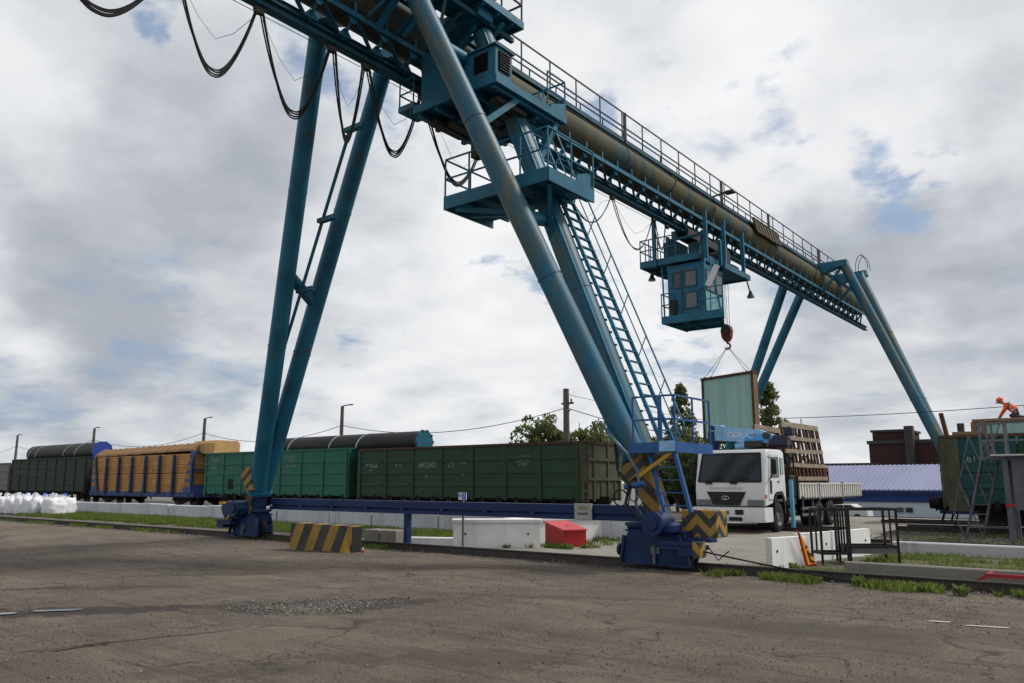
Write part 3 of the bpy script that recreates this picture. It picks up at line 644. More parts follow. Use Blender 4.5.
stair(P3, P2p, 24); stair((-10.45, 14.85, 8.55), (-11.5, 14.85, 11.1), 10)
# --- middle platform on the stair leg
g = MB(); X0, X1, Y0, Y1 = -12.75, -9.65, 13.5, 15.35
g.box((X0, Y0, 8.38), (X1, Y1, 8.42)); g.box((X0, Y0 - .03, 8.18), (X1, Y0 + .02, 8.5)); g.box((X1 - .02, Y0, 8.18), (X1 + .03, Y1, 8.5)); g.box((X0 - .03, Y0, 8.18), (X0 + .02, Y1, 8.5))
for i in range(5): g.box((X0 + .5 + i * .6, Y0, 8.24), (X0 + .56 + i * .6, Y1, 8.37))
g.build('stair_platform', crane_blue, crane)
MB().prism([(14.6, 8.2), (15.35, 8.2), (15.35, 8.95), (14.7, 8.7)], X1 - .06, X1 - .03, 0).build('side_plate', crane_blue, crane)
railing(crane, [(X0 + .02, Y1, 8.45), (X0 + .02, Y0, 8.45), (X1, Y0, 8.45), (X1, Y1, 8.45)], 1.0, crane_blue, .018, .75)
for p, q in (((X0 + .2, 14.3, 8.2), (-10.7, 14.4, 7.9)), ((X0 + .3, 13.6, 8.15), (-10.6, 14.3, 7.85)), ((X1 - .1, 13.7, 8.2), (-10.3, 14.5, 7.2))): MB().bar(p, q, .1).build('platform_brace', crane_blue, crane)
MB().box((-12.0, 13.6, 9.35), (-11.75, 13.85, 9.8)).build('lamp_box', rust_sign, crane)
# --- machinery housing under the tube
HZ = -.25; _n0 = set(o.name for o in crane.children)
g = MB(); g.box((-12.75, 13.2, 11.2), (-10.92, 13.85, 12.0), ch=.02); g.box((-12.8, 13.15, 12.0), (-10.87, 13.9, 12.04))
g.box((-13.45, 13.3, 11.1), (-12.75, 15.0, 12.65), ch=.02); hs = g.build('machinery_housing', crane_blue, crane)
lv = MB()
for k in range(7): lv.bar((-.26, 0, -.24 + k * .08), (.26, 0, -.24 + k * .08), .045, .05, (0, .5, .8))
lv.box((-.3, .012, -.3), (.3, .02, .3)); lv = lv.mesh('vent_louvre', black_pl)
for x in (-12.1, -11.35): inst(lv, 'vent_louvre', hs, (x, 13.185, 11.66), (0, 0, 0), (.75, 1, .8))
inst(lv, 'vent_louvre', hs, (-10.905, 13.53, 11.66), (0, 0, R(90)), (.75, 1, .9))
g = MB(); g.box((-13.55, 13.08, 10.98), (-10.85, 13.16, 11.18)); g.box((-10.85, 13.08, 10.98), (-10.78, 15.95, 11.18)); g.box((-13.55, 13.1, 11.12), (-10.85, 15.95, 11.16)); g.box((-13.58, 13.08, 10.98), (-13.5, 15.9, 11.18)); g.box((-13.5, 15.88, 10.98), (-10.85, 15.95, 11.18))
for i in range(5): g.box((-13.4 + i * .6, 13.16, 10.9), (-13.3 + i * .6, 15.9, 11.10))
for y in (13.9, 14.9): g.box((-13.5, y, 10.82), (-11.0, y + .12, 10.97))
g.build('housing_platform', crane_blue, crane)
MB().prism([(15.2, 11.0), (15.95, 11.0), (15.95, 11.55), (15.3, 11.3)], -10.84, -10.81, 0).build('side_plate', crane_blue, crane)
railing(crane, [(-10.82, 15.15, 11.18), (-10.82, 15.92, 11.18), (-12.2, 15.92, 11.18)], .95, crane_blue, .018, .8)
g = MB()
for k in range(7): g.box((-13.3 + k * .33, 13.5 + (k % 3) * .3, 10.76), (-13.05 + k * .33, 14.6 + (k % 2) * .5, 10.89))
g.build('cable_tray', steel_dark, crane)
MB().bar((-10.95, 14.1, 10.98), on('Rn', .33), .14).build('housing_brace', crane_blue, crane)
MB().bar((-10.95, 15.7, 10.98), on('Rf', .36), .14).build('housing_brace', crane_blue, crane)
g = MB().box((-14.15, 13.2, 11.25), (-13.58, 13.9, 11.4)); g.build('side_balcony', crane_blue, crane); railing(crane, [(-14.12, 13.9, 11.35), (-14.12, 13.22, 11.35), (-13.62, 13.22, 11.35)], .75, crane_blue, .016, .7)
for o in crane.children:
    if o.name not in _n0: o.location.z += HZ
MB().bar((-12.95, 13.25, 11.95), (-12.05, 12.75, 13.5), .07).build('platform_brace', leg_m, crane)
# --- upper platform at leg heads
g = MB(); g.box((-13.29, 11.21, 13.80), (-12.0, 15.6, 13.86)); g.box((-12.0, 11.2, 13.69), (-11.94, 15.65, 13.90)); g.box((-13.3, 15.6, 13.69), (-11.95, 15.66, 13.90)); g.box((-13.3, 11.2, 13.69), (-11.95, 11.26, 13.90))
for i in range(7): g.box((-13.3, 11.6 + i * .6, 13.64), (-12.0, 11.68 + i * .6, 13.75))
g.build('upper_platform', crane_blue, crane)
railing(crane, [(-11.98, 11.3, 13.84), (-11.98, 15.6, 13.84), (-13.2, 15.6, 13.84)], 1.1, steel_dark, .022, .9)
for y in (12.6, 14.9): MB().bar((-12.05, y, 13.55), (-13.4, y, 12.6), .12, .08).build('platform_brace', crane_blue, crane)
g = MB()
for k in range(5): g.bar((-13.45, 10.6 + k * .9, 12.6), (-12.3, 11.0 + k * .9, 13.5), .08)
g.bar((-12.3, 10.4, 13.45), (-12.3, 15.6, 13.45), .12); g.build('platform_truss', crane_dark, crane)
# --- festoon cables hanging from the monorail
HANG = [(4.35, 0), (7.05, 0), (8.99, 0), (10.98, 0), (12.04, 0), (14.0, 0), (16.4, -.75), (21.1, -.85), (23.7, 0), (26.8, 0), (27.9, 0)]
SAG = [1.5, 1.72, 1.88, 1.92, 1.78, 1.45, 0, .75, 1.45, 1.0]
clampm = MB().box((-.06, -.1, -.12), (.06, .1, .02)).tube([(-.05, -.08, -.02), (.05, -.08, -.02)], .05, 10).tube([(-.05, .08, -.02), (.05, .08, -.02)], .05, 10).mesh('cable_clamp', steel_dark)
for i, (y, dz) in enumerate(HANG): inst(clampm, 'cable_clamp', crane, (CX, y, 11.80 + dz))
for i in range(len(HANG) - 1):
    (ya, za), (yb, zb) = HANG[i], HANG[i + 1]; s = SAG[i]
    if not s: continue
    g = MB()
    for k in range(4 if i < 6 else 2):
        off = (k - 1.5) * .035; ss = s * (1 + .03 * k); pts = []
        for j in range(25):
            t = j / 24; u = 2 * t - 1
            sh = 1 - abs(u) ** (2.6 if i < 6 else 2.2)
            pts.append((CX + off + .05 * math.sin(3 * t + k), ya + .08 + (yb - ya - .16) * (t + .06 * math.sin(2 * math.pi * t) * (1 if i < 6 else .3)), 11.68 + za + (zb - za) * t - ss * sh))
        g.tube(pts, .019, 6)
    g.tube([(CX, ya, 11.7 + za), (CX, ya + (yb - ya) * .3, 11.7 + za - s * .45), (CX, (ya + yb) / 2, 11.7 + (za + zb) / 2 - s * .62), (CX, yb - (yb - ya) * .3, 11.7 + zb - s * .45), (CX, yb, 11.7 + zb)], .006, 4)
    g.build('festoon_cable', cable_m, crane, True)
MB().tube([(CX - .05, 6, 11.72), (CX - .05, 27, 11.72)], .01, 4).build('festoon_wire', steel_dark, crane)
# loose cables down the near leg and to the bogie
g = MB()
for k in range(2):
    pts = [on('Rn', t) + Vector((.03 + .04 * math.sin(7 * t + k * 2), -.245, .10)) for t in [.30 + .67 * i / 30 for i in range(31)]]; g.tube(pts, .009, 6)
pts = [on('Rn', .97) + Vector((-.1, -.3, 0)), Vector((-8.35, 14.0, 1.9)), Vector((-8.0, 13.85, 1.6)), Vector((-8.1, 13.85, 1.25)), Vector((-7.85, 13.85, 1.0)), Vector((-7.3, 13.85, .8))]
g.tube(pts, .03, 6)
g.tube([Vector((-8.3, 14.0, 1.35)) + Vector((.16 * math.cos(a), 0, .16 * math.sin(a))) for a in [i * .5 for i in range(16)]], .015, 6)
g.build('leg_cable', cable_m, crane, True)
MB().tube([(-8.15, 13.93, 1.56), (-7.72, 13.93, 1.63)], .055, 12).build('conduit', platform_blue, crane, True)
hose_m = mat('grey_blue_hose', (.09, .15, .19), .2, .6)
MB().tube([(-8.66, 13.9, 2.85), (-8.45, 13.95, 2.55), (-8.10, 13.98, 2.2), (-7.88, 13.98, 1.86), (-7.86, 13.98, 1.54), (-7.95, 13.98, 1.26), (-7.83, 13.98, 1.0), (-7.66, 14.0, .76)], .032, 8).build('hose', hose_m, crane, True)
MB().tube([(-8.60, 14.0, 2.75), (-8.2, 14.0, 2.3), (-8.3, 13.98, 1.9), (-8.05, 13.98, 1.5), (-8.12, 13.98, 1.2), (-7.8, 13.98, .9)], .02, 7).build('hose', hose_m, crane, True)
for q in ((-7.95, 13.9, 1.42), (-7.75, 13.92, 1.12)): MB().tube([(q[0] + .10 * math.cos(t), q[1], q[2] + .13 * math.sin(t)) for t in [i * .45 for i in range(14)]], .012, 5).build('cable_loop', cable_m, crane, True)
g = MB(); pts = [(-6.4, 13.85, .5), (-6.2, 13.8, .28), (-6.0, 13.82, .45)]; g.tube(pts, .012, 5)
pts = [(-6.6 + (3.2) * t, 13.9 + .1 * t, .42 - .5 * t + .08 * t * t) for t in [i / 14 for i in range(15)]]; g.tube([(x, y, max(z, .06)) for x, y, z in pts], .016, 6); g.build('trailing_cable', cable_m, crane, True)
# ------------------------------------------------------------------ trolley with operator cabin
tro = thing('crane_trolley', 'blue hoist trolley with hanging operator cabin under the tube girder', 'trolley', (CX, 30.5, 11.8))
TL = Vector((CX, 30.5, 11.8))
class TB(MB):
    def build(s, name, m=None, parent=None, smooth=False, **k):
        s.v = [tuple(Vector(v) - TL) for v in s.v]; return MB.build(s, name, m, parent, smooth)
def rail_l(parent, path, *a, **k): return railing(parent, [Vector(p) - TL for p in path], *a, **k)
g = TB(); x0, x1, y0, y1 = -15.0, -12.35, 28.95, 31.25
xf = -13.35; g.prism([(x0, y0), (x1, y0), (xf, y1), (x0, y1)], 8.2, 8.26, 2)
for a, b in (((x0, y0 - .03, 8.02), (x1, y0 + .03, 8.34)), ((x0, y1 - .03, 8.08), (xf, y1 + .03, 8.34)), ((x0 - .03, y0, 8.05), (x0 + .03, y1, 8.34)), ((-14.3, y0, 8.08), (-14.2, y1, 8.19)), ((x0, 30, 8.08), (-12.95, 30.1, 8.18))): g.box(a, b)
g.bar((x1, y0, 8.19), (xf, y1, 8.19), .06, .28)
g.build('cabin_platform', crane_blue, tro)
rail_l(tro, [(x0 + .5, y0, 8.34), (x0, y0, 8.34), (x0, y1, 8.34)], .95, crane_blue, .02, .8)
rail_l(tro, [(x1 - 1.0, y0, 8.34), (x1, y0, 8.34), (xf, y1, 8.34)], .95, crane_blue, .018, .5)
g = TB(); cx0, cx1, cy0, cy1 = -14.75, -13.12, 29.05, 30.9
g.box((cx0, cy0, 8.34), (cx1, cy1, 10.35), ch=.03)
cab = g.build('cabin', crane_blue, tro)
def cabwin(a, b, m=cabin_glass, fr=crane_dark):
    t = .03; a = Vector(a); b = Vector(b); g = TB()
    if abs(a.y - b.y) < .02:
        g.box((a.x, a.y - .012, a.z), (b.x, a.y, b.z)); g2 = TB()
        for p, q in (((a.x - .05, a.y - t, a.z - .05), (b.x + .05, a.y - .001, a.z)), ((a.x - .05, a.y - t, b.z), (b.x + .05, a.y - .001, b.z + .05)), ((a.x - .05, a.y - t, a.z), (a.x, a.y - .001, b.z)), ((b.x, a.y - t, a.z), (b.x + .05, a.y - .001, b.z))): g2.box(p, q)
    else:
        g.box((a.x, a.y, a.z), (a.x + .012, b.y, b.z)); g2 = TB()
        for p, q in (((a.x + .001, a.y - .05, a.z - .05), (a.x + t, b.y + .05, a.z)), ((a.x + .001, a.y - .05, b.z), (a.x + t, b.y + .05, b.z + .05)), ((a.x + .001, a.y - .05, a.z), (a.x + t, a.y, b.z)), ((a.x + .001, b.y, a.z), (a.x + t, b.y + .05, b.z))): g2.box(p, q)
    g2.use(fr); w = g2.build('window_frame', fr, cab); g.build('window_pane', m, cab)
cabwin((-13.95, cy0, 9.5), (-13.48, cy0, 10.1)); cabwin((-13.95, cy0, 8.6), (-13.48, cy0, 9.2)); cabwin((-14.45, cy0, 9.5), (-14.2, cy0, 10.1), glass_dark)
cabwin((cx1, 29.25, 9.3), (cx1, 30.0, 10.1), cabin_glass); cabwin((cx1, 30.15, 9.3), (cx1, 30.75, 10.1), cabin_glass)
TB().box((cx1 + .005, cy0 + .05, 8.4), (cx1 + .02, cy1 - .05, 9.2)).build('side_panel', mat('pale_teal_panel', (.16, .36, .38), .12, .5), cab)
TB().box((-14.15, cy0 - .03, 8.4), (-14.08, cy0 - .002, 10.2)).build('door_edge', crane_dark, cab)
g = TB(); g.box((-14.6, cy0 - .12, 8.4), (-14.35, cy0 - .01, 9.0)).build('extinguisher_box', black_pl, cab)
g = TB(); M = Matrix.Translation((-12.75, 29.0, 9.75)) @ Matrix.Rotation(R(28), 4, 'Y'); g.box((-.13, -.02, -.45), (.13, .02, .45), M); g.build('tilted_mirror_panel', sign_white, tro)
# hangers and upper platform
g = TB(); X0, X1, Y0, Y1 = -15.95, -13.25, 29.0, 31.3
g.box((X0, Y0, 10.62), (X1, Y1, 10.67)); g.box((X0, Y0 - .03, 10.55), (X1, Y0 + .03, 10.83)); g.box((X0 - .03, Y0, 10.55), (X0 + .03, Y1, 10.83)); g.box((X0, Y1 - .03, 10.55), (X1, Y1 + .03, 10.83)); g.box((X1 - .03, Y0, 10.55), (X1 + .03, Y1, 10.83))
for y in (29.7, 30.4): g.box((X0, y, 10.5), (X1, y + .08, 10.61))
g.build('upper_platform', crane_blue, tro)
rail_l(tro, [(-14.3, Y0, 10.83), (X0, Y0, 10.83), (X0, Y1, 10.83), (-14.6, Y1, 10.83)], .92, crane_blue, .02, .42)
g = TB()
for x, y in ((-14.75, 29.2), (-13.2, 29.2)): g.bar((x, y, 10.3), (x, y, 11.75), .13)
g.bar((-14.75, 29.2, 10.4), (-13.2, 29.2, 10.4), .14)
g2 = TB().bar((-14.75, 30.9, 10.3), (-14.75, 30.9, 11.75), .13).bar((-13.2, 30.9, 10.3), (-13.2, 30.9, 11.75), .13).bar((-14.75, 30.9, 10.4), (-13.2, 30.9, 10.4), .14); g2.build('cabin_hanger', crane_blue, tro); g.bar((-14.75, 29.2, 11.6), (-13.2, 29.2, 11.6), .1)
g.build('cabin_hanger', crane_blue, tro)
g = TB(); g.box((-14.95, 29.15, 10.85), (-14.35, 30.2, 11.55), ch=.04).box((-13.9, 29.3, 10.85), (-13.4, 30.0, 11.35), ch=.04); g.build('switch_cabinet', crane_dark, tro)
hp = MB().bar((0, 0, -1.65), (0, 0, .35), .15, .10)
hp = hp.mesh('side_hanger', crane_blue)
for y in (28.95, 30.75, 32.75): inst(hp, 'side_hanger', tro, Vector((-12.95, y, 12.15)) - TL)
for y in (28.95, 30.75, 32.75): inst(hp, 'side_hanger', tro, Vector((-15.25, y, 12.15)) - TL)
g = TB(); g.box((-15.2, 30.6, 10.5), (-12.9, 33.3, 10.56)); g.box((-12.95, 30.6, 10.42), (-12.88, 33.3, 10.66)); g.box((-15.25, 33.25, 10.42), (-12.88, 33.32, 10.66)); g.box((-15.25, 30.6, 10.42), (-15.18, 33.3, 10.66)); g.build('hoist_platform', crane_blue, tro)
g = TB(); g.tube([(-14.9, 31.6, 11.15), (-13.3, 31.6, 11.15)], .32, 24); g.tube([(-15.0, 31.6, 11.15), (-14.9, 31.6, 11.15)], .42, 24); g.tube([(-13.3, 31.6, 11.15), (-13.2, 31.6, 11.15)], .42, 24); g.build('rope_drum', steel_dark, tro, True)
g = TB(); g.tube([(-14.5, 32.5, 11.05), (-13.6, 32.5, 11.05)], .24, 20); g.box((-13.9, 32.15, 10.6), (-13.2, 32.9, 11.0), ch=.03); g.box((-14.9, 32.2, 10.6), (-14.4, 32.8, 11.3), ch=.04); g.build('hoist_motor', crane_dark, tro, True)
g = TB()
for y in (29.4, 30.6, 31.6, 32.8):
    for sx in (-.17, .17): g.tube([(CX + sx - .03, y, 11.93), (CX + sx + .03, y, 11.93)], .1, 14)
g.box((CX - .3, 29.2, 11.65), (CX - .2, 33, 11.98)).box((CX + .2, 29.2, 11.65), (CX + .3, 33, 11.98)); g.build('running_gear', steel_dark, tro, True)
for (a, b, c) in (((-15.75, 29.6, 10.32), (-15.3, 29.6, 10.55), 0), ((-12.9, 32.8, 10.5), (-12.75, 32.9, 9.75), 1)):
    TB().bar(a, b, .05).build('lamp_arm', steel_dark, tro)
    q = a if c == 0 else b; lm = TB().tube([(q[0], q[1], q[2] + .1), (q[0], q[1], q[2] - .02), (q[0], q[1], q[2] - .18)], [.06, .09, .17], 16).build('floodlight', steel_dark, tro, True)
    TB().tube([(q[0], q[1], q[2] - .185), (q[0], q[1], q[2] - .2)], .15, 16).build('lamp_lens', lamp_glass, tro, True)
# two more vertical supports at cabin corner
TB().bar((-12.5, 29.1, 8.3), (-12.9, 29.1, 10.5), .06).build('corner_hanger', crane_blue, tro); TB().tube([(-13.0, 29.0, 11.6), (-13.3, 28.9, 10.9), (-13.1, 28.9, 10.5)], .03, 6).build('cable', cable_m, tro); TB().bar((-14.95, 29.1, 8.3), (-15.0, 29.1, 10.6), .05).build('corner_hanger', crane_blue, tro); g = TB(); g.bar((-13.3, 31.1, 8.3), (-13.3, 31.1, 10.5), .06); g.build('corner_hanger', crane_blue, tro)
# hoist ropes + hook
HK = Vector((-13.85, 32.75, 8.2))
g = TB()
for dx, dy in ((-.12, 0), (-.04, .05), (.06, 0), (.14, .06)): g.tube([(HK.x + dx, HK.y + dy, 11.0), (HK.x + dx * .8, HK.y + dy, HK.z + .15)], .011, 5)
g.build('hoist_rope', rope_m, tro)
hk = thing('hook_block', 'dark red crane hook block hanging over the glass crate', 'hook', HK)
MB().prism([(-.17, .2), (.17, .2), (.24, 0), (.2, -.3), (.08, -.48), (-.08, -.48), (-.2, -.3), (-.24, 0)], -.13, .13, 1).build('block_cheek', hook_m, hk)
MB().tube([(0, -.17, .08), (0, .17, .08)], .2, 20).build('sheave', steel_dark, hk, True)
g = MB(); pts = [(0, 0, -.46), (0, 0, -.55)] + [(.13 * math.sin(a), 0, -.68 + .13 * math.cos(a)) for a in [i * .38 for i in range(0, 13)]]; g.tube(pts, [.05, .05] + [.045] * 10 + [.03, .02, .01], 8); g.build('hook', hook_m, hk, True)
# ------------------------------------------------------------------ glass crate on the slings
def glass_crate(name, label, loc, rz, w, h, d, cat='crate', group=None):
    c = thing(name, label, cat, loc, rz, group)
    bt = .1
    MB().box((-w / 2 - .04, -d / 2 - .03, h - bt), (w / 2 + .04, d / 2 + .03, h)).build('top_board', crate_dk, c)
    MB().box((-w / 2, -d / 2, 0), (w / 2, d / 2, bt)).build('bottom_board', crate_dk, c)
    MB().box((-w / 2 - .02, -d / 2, bt), (-w / 2 + .07, d / 2, h - bt)).build('side_board', crate_dk, c)
    MB().box((w / 2 - .07, -d / 2 + .012, bt), (w / 2 + .02, d / 2, h - bt)).build('side_board', crate_w, c)
    MB().box((w / 2 - .09, -d / 2 - .02, bt + .002), (w / 2 - .0, -d / 2 + .01, h - bt)).build('edge_batten', crate_dk, c)
    n = 6
    for i in range(n):
        y = -d / 2 + .05 + i * (d - .12) / (n - 1)
        MB().box((-w / 2 + .07, y, bt), (w / 2 - .09, y + .014, h - bt - .01)).build('glass_sheet', green_glass_m, c)
    return c
gc = glass_crate('glass_crate', 'wooden framed crate of green glass sheets hanging from the crane hook', (-13.72, 32.35, 3.42), R(-21), 2.95, 2.78, .26)
slg = [(-1.4, -.06), (-1.15, .06), (1.15, -.06), (1.3, .06)]
ct, st = math.cos(R(-21)), math.sin(R(-21))
g = MB()
for x, y in slg: g.tube([(x, y, 2.72), (0.05, 0, 4.0)], .011, 5)
for x, y in slg: g.tube([(x, y, 2.755), (x + (.05 if x < 0 else -.05), y, 2.85)], .02, 6)
g.build('sling', rope_m, gc)
# ------------------------------------------------------------------ truck
tk = thing('flatbed_truck', 'white flatbed crane truck parked under the gantry with dark grille', 'truck', (-9.95, 26.05, 0))
def TX(x): return x     # local: x from -2.5 (its left) to 0, y backwards, z up
cabp = [(.02, .86), (-.02, 1.35), (.02, 1.66), (.30, 2.66), (.42, 2.76), (1.75, 2.78), (1.92, 2.7), (1.98, 1.5), (1.98, 1.0), (1.62, .98), (1.5, 1.22), (1.15, 1.32), (.8, 1.22), (.66, .95)]
def ringed(poly, x0, x1, bev=.09):
    g = MB(); n = len(poly); cy = sum(p[0] for p in poly) / n; cz = sum(p[1] for p in poly) / n
    def sh(k): return [(cy + (y - cy) * k, cz + (z - cz) * k) for y, z in poly]
    rings = [(x0, sh(.955)), (x0 + bev * .3, sh(.985)), (x0 + bev, poly), (x1 - bev, poly), (x1 - bev * .3, sh(.985)), (x1, sh(.955))]
    vs = [(x, y, z) for x, rg in rings for y, z in rg]; fs = []
    for i in range(len(rings) - 1):
        for k in range(n): k2 = (k + 1) % n; fs.append((i * n + k, i * n + k2, (i + 1) * n + k2, (i + 1) * n + k))
    fs.append(tuple(range(n))[::-1]); fs.append(tuple((len(rings) - 1) * n + k for k in range(n)))
    return g.add(vs, fs)
ringed(cabp, -2.48, -.02).build('cab_body', white_m, tk, True)
mat_ws = glassmat('truck_windscreen_glass', (.012, .018, .026), .08, .35, .88)
def fy(z): return .02 + (z - 1.66) / 1.0 * .28      # windscreen plane
g = MB(); z0, z1 = 1.68, 2.62
vs = [(-2.36, fy(z0) - .012, z0), (-.14, fy(z0) - .012, z0), (-.22, fy(z1) - .012, z1), (-2.28, fy(z1) - .012, z1)]; vs2 = [(x, y + .02, z) for x, y, z in vs]
g.add(vs + vs2, [(0, 1, 2, 3), (7, 6, 5, 4), (0, 4, 5, 1), (1, 5, 6, 2), (2, 6, 7, 3), (3, 7, 4, 0)]); g.build('windscreen', mat_ws, tk)
g = MB()
def fr(a, b, w=.05): g.bar(a, b, w, .03, (0, -1, 0))
for a, b in zip(vs, vs[1:] + vs[:1]): fr(Vector(a) + Vector((0, -.004, 0)), Vector(b) + Vector((0, -.004, 0)), .055)
g.build('windscreen_seal', black_pl, tk)
g = MB()
for x in (-2.0, -1.1): g.bar((x, fy(1.70) - .05, 1.68), (x + .55, fy(1.8) - .045, 1.80), .022, .02); g.box((x - .1, -.05, 1.60), (x + .14, .03, 1.65))
g.build('wiper', black_pl, tk)
g = MB().prism([(-2.04, 1.34), (-.66, 1.34), (-.90, .90), (-1.80, .90)], -.055, .0, 1).build('grille', black_pl, tk)
g = MB()
for k in range(4): z = .98 + k * .09; w = .47 + k * .05; g.box((-1.37 - w, -.062, z), (-1.37 + w, -.05, z + .02))
g.build('grille_bar', steel_dark, tk)
g = MB()
g.tube([(-1.37 + .13 * math.cos(a), -.075, 1.14 + .06 * math.sin(a)) for a in [i * math.pi / 8 for i in range(17)]], .012, 6, caps=False)
g.prism([(-1.37, 1.17), (-1.40, 1.09), (-1.34, 1.09)], -.08, -.06, 1); g.build('grille_badge', refl_m, tk)
MB().box((-2.48, -.05, .84), (-.02, .02, .875)).build('bumper_gap', black_pl, tk)
bp = [(-.18, .36), (-.22, .5), (-.2, .835), (.55, .835), (.55, .36)]
ringed(bp, -2.52, .02, .12).build('bumper', white_m, tk, True)
g = MB()
for x0_, x1_, z0_, z1_ in ((-.98, -.70, .60, .76), (-1.82, -1.6, .42, .50), (-1.2, -.75, .40, .52), (-2.1, -1.95, .60, .76), (-1.65, -1.30, .41, .49)): g.box((x0_, -.235, z0_), (x1_, -.19, z1_))
g.build('bumper_opening', black_pl, tk)
MB().box((-1.62, -.24, .60), (-1.2, -.222, .72)).build('number_plate', steel_grey, tk)
for x in (-.62, -2.42):
    MB().box((x, -.045, .90), (x + .56, .04, 1.08), ch=.01).build('headlight', glassmat('headlight_glass' + str(x), (.12, .125, .13), .12, .7), tk)
MB().box((-.06, .02, 1.15), (-.0, .16, 1.25)).build('indicator', mat('amber_lens', (.4, .12, .02), .05, .3), tk)
# door, side window
g = MB(); g.box((-.035, .38, 1.05), (.004, 1.5, 2.62), ch=.01) if False else None
dr = MB().prism([(.32, 1.1), (.36, 1.75), (.55, 2.6), (1.34, 2.62), (1.38, 1.38), (.8, 1.28), (.62, 1.1)], -.03, .008, 0).build('door', white_m, tk)
MB().prism([(.46, 1.80), (.62, 2.5), (1.27, 2.52), (1.30, 1.82)], .006, .016, 0).build('door_window', glass_dark, dr)
MB().prism([(.40, 1.30), (.40, 1.74), (.60, 1.70), (.56, 1.28)], .008, .018, 0).build('door_trim', black_pl, dr)
MB().box((.012, 1.1, 1.66), (.035, 1.28, 1.70)).build('door_handle', black_pl, dr)
MB().prism([(1.50, 1.95), (1.50, 2.5), (1.74, 2.5), (1.78, 1.95)], -.02, .012, 0).build('rear_side_window', glassmat('pale_side_glass', (.2, .26, .28), .05, .7), tk)
for x, s in ((.02, 1), (-2.5, -1)):
    mr = MB().box((x + .12 * s, .18, 1.92), (x + .30 * s, .28, 2.42), ch=.03).build('mirror', black_pl, tk)
    MB().bar((x, .3, 2.5), (x + .2 * s, .22, 2.42), .03).build('mirror_arm', black_pl, mr); MB().bar((x, .35, 1.75), (x + .2 * s, .22, 1.95), .03).build('mirror_arm', black_pl, mr)
MB().prism([(.70, .62), (.72, 1.1), (.95, 1.34), (1.5, 1.36), (1.72, 1.1), (1.76, .6), (1.66, .6), (1.6, 1.05), (1.42, 1.24), (1.0, 1.24), (.84, 1.05), (.8, .62)], -.34, .03, 0).build('wheel_arch', black_pl, tk)
MB().prism([(.70, .62), (.72, 1.1), (.95, 1.34), (1.5, 1.36), (1.72, 1.1), (1.76, .6), (1.66, .6), (1.6, 1.05), (1.42, 1.24), (1.0, 1.24), (.84, 1.05), (.8, .62)], -2.53, -2.16, 0).build('wheel_arch', black_pl, tk)
def torus_prof(r, w): return [(-w / 2, r * .58), (-w / 2, r * .86), (-w / 2 + .03, r * .97), (-w / 4, r), (w / 4, r), (w / 2 - .03, r * .97), (w / 2, r * .86), (w / 2, r * .58)]
def lathe(prof, seg=28, axis=0, close=False):
    g = MB(); n = len(prof); vs = []
    for k in range(seg):
        t = 2 * math.pi * k / seg
        for a, r in prof: vs.append((a, r * math.cos(t), r * math.sin(t)) if axis == 0 else ((r * math.cos(t), a, r * math.sin(t)) if axis == 1 else (r * math.cos(t), r * math.sin(t), a)))
    fs = [(k * n + i, k * n + i + 1, ((k + 1) % seg) * n + i + 1, ((k + 1) % seg) * n + i) for k in range(seg) for i in range(n - 1)]
    return g.add(vs, fs)
tyre_me = lathe(torus_prof(.50, .30)).mesh('tyre', rubber, True)
rimf = lathe([(.15, .29), (.13, .27), (.06, .24), (.05, .15), (.13, .12), (.13, .001)]); 
rim_me = rimf.mesh('rim', steel_grey, True)
rimr = lathe([(.15, .29), (.13, .27), (-.06, .25), (-.08, .14), (.02, .11), (.02, .001)]).mesh('rim', steel_grey, True)
def wheel(parent, loc, rm, flip=False, name='wheel'):
    w = inst(tyre_me, name, parent, loc, (0, 0, R(180) if flip else 0)); inst(rm, 'rim', w); return w
wheel(tk, (-.18, 1.22, .5), rim_me); wheel(tk, (-2.32, 1.22, .5), rim_me, True)
for y in (5.55, 6.95):
    wheel(tk, (-.18, y, .5), rimr); wheel(tk, (-2.32, y, .5), rimr, True); inst(tyre_me, 'inner_wheel', tk, (-.52, y, .5)); inst(tyre_me, 'inner_wheel', tk, (-1.98, y, .5))
    MB().tube([(-2.2, y, .5), (-.3, y, .5)], .12, 10).build('axle', under_m, tk)
g = MB().box((-1.8, .3, .72), (-1.6, 10.9, .98)).box((-.9, .3, .72), (-.7, 10.9, .98))
for y in (2.3, 4.2, 6.2, 8.2, 10.5): g.box((-1.6, y, .75), (-.9, y + .15, .95))
g.box((-2.1, .4, .5), (-.4, 2.0, .95)); g.build('chassis', under_m, tk)
g = MB()
for z in (.45, .68): g.box((-.06, 3.5, z), (.0, 5.0, z + .09))
g.bar((-.05, 3.7, .45), (-.05, 3.7, 1.0), .05).bar((-.05, 4.8, .45), (-.05, 4.8, 1.0), .05); g.build('side_guard', steel_grey, tk)
MB().tube([(-.35, 2.55, .62), (-.35, 3.3, .62)], .2, 18).build('air_tank', steel_dark, tk, True)
MB().box((-.5, 2.3, .85), (-.08, 3.2, 1.15), ch=.04).build('battery_box', steel_dark, tk)
MB().box((-2.4, 2.6, .5), (-1.9, 3.9, .95), ch=.05).build('fuel_tank', steel_grey, tk)
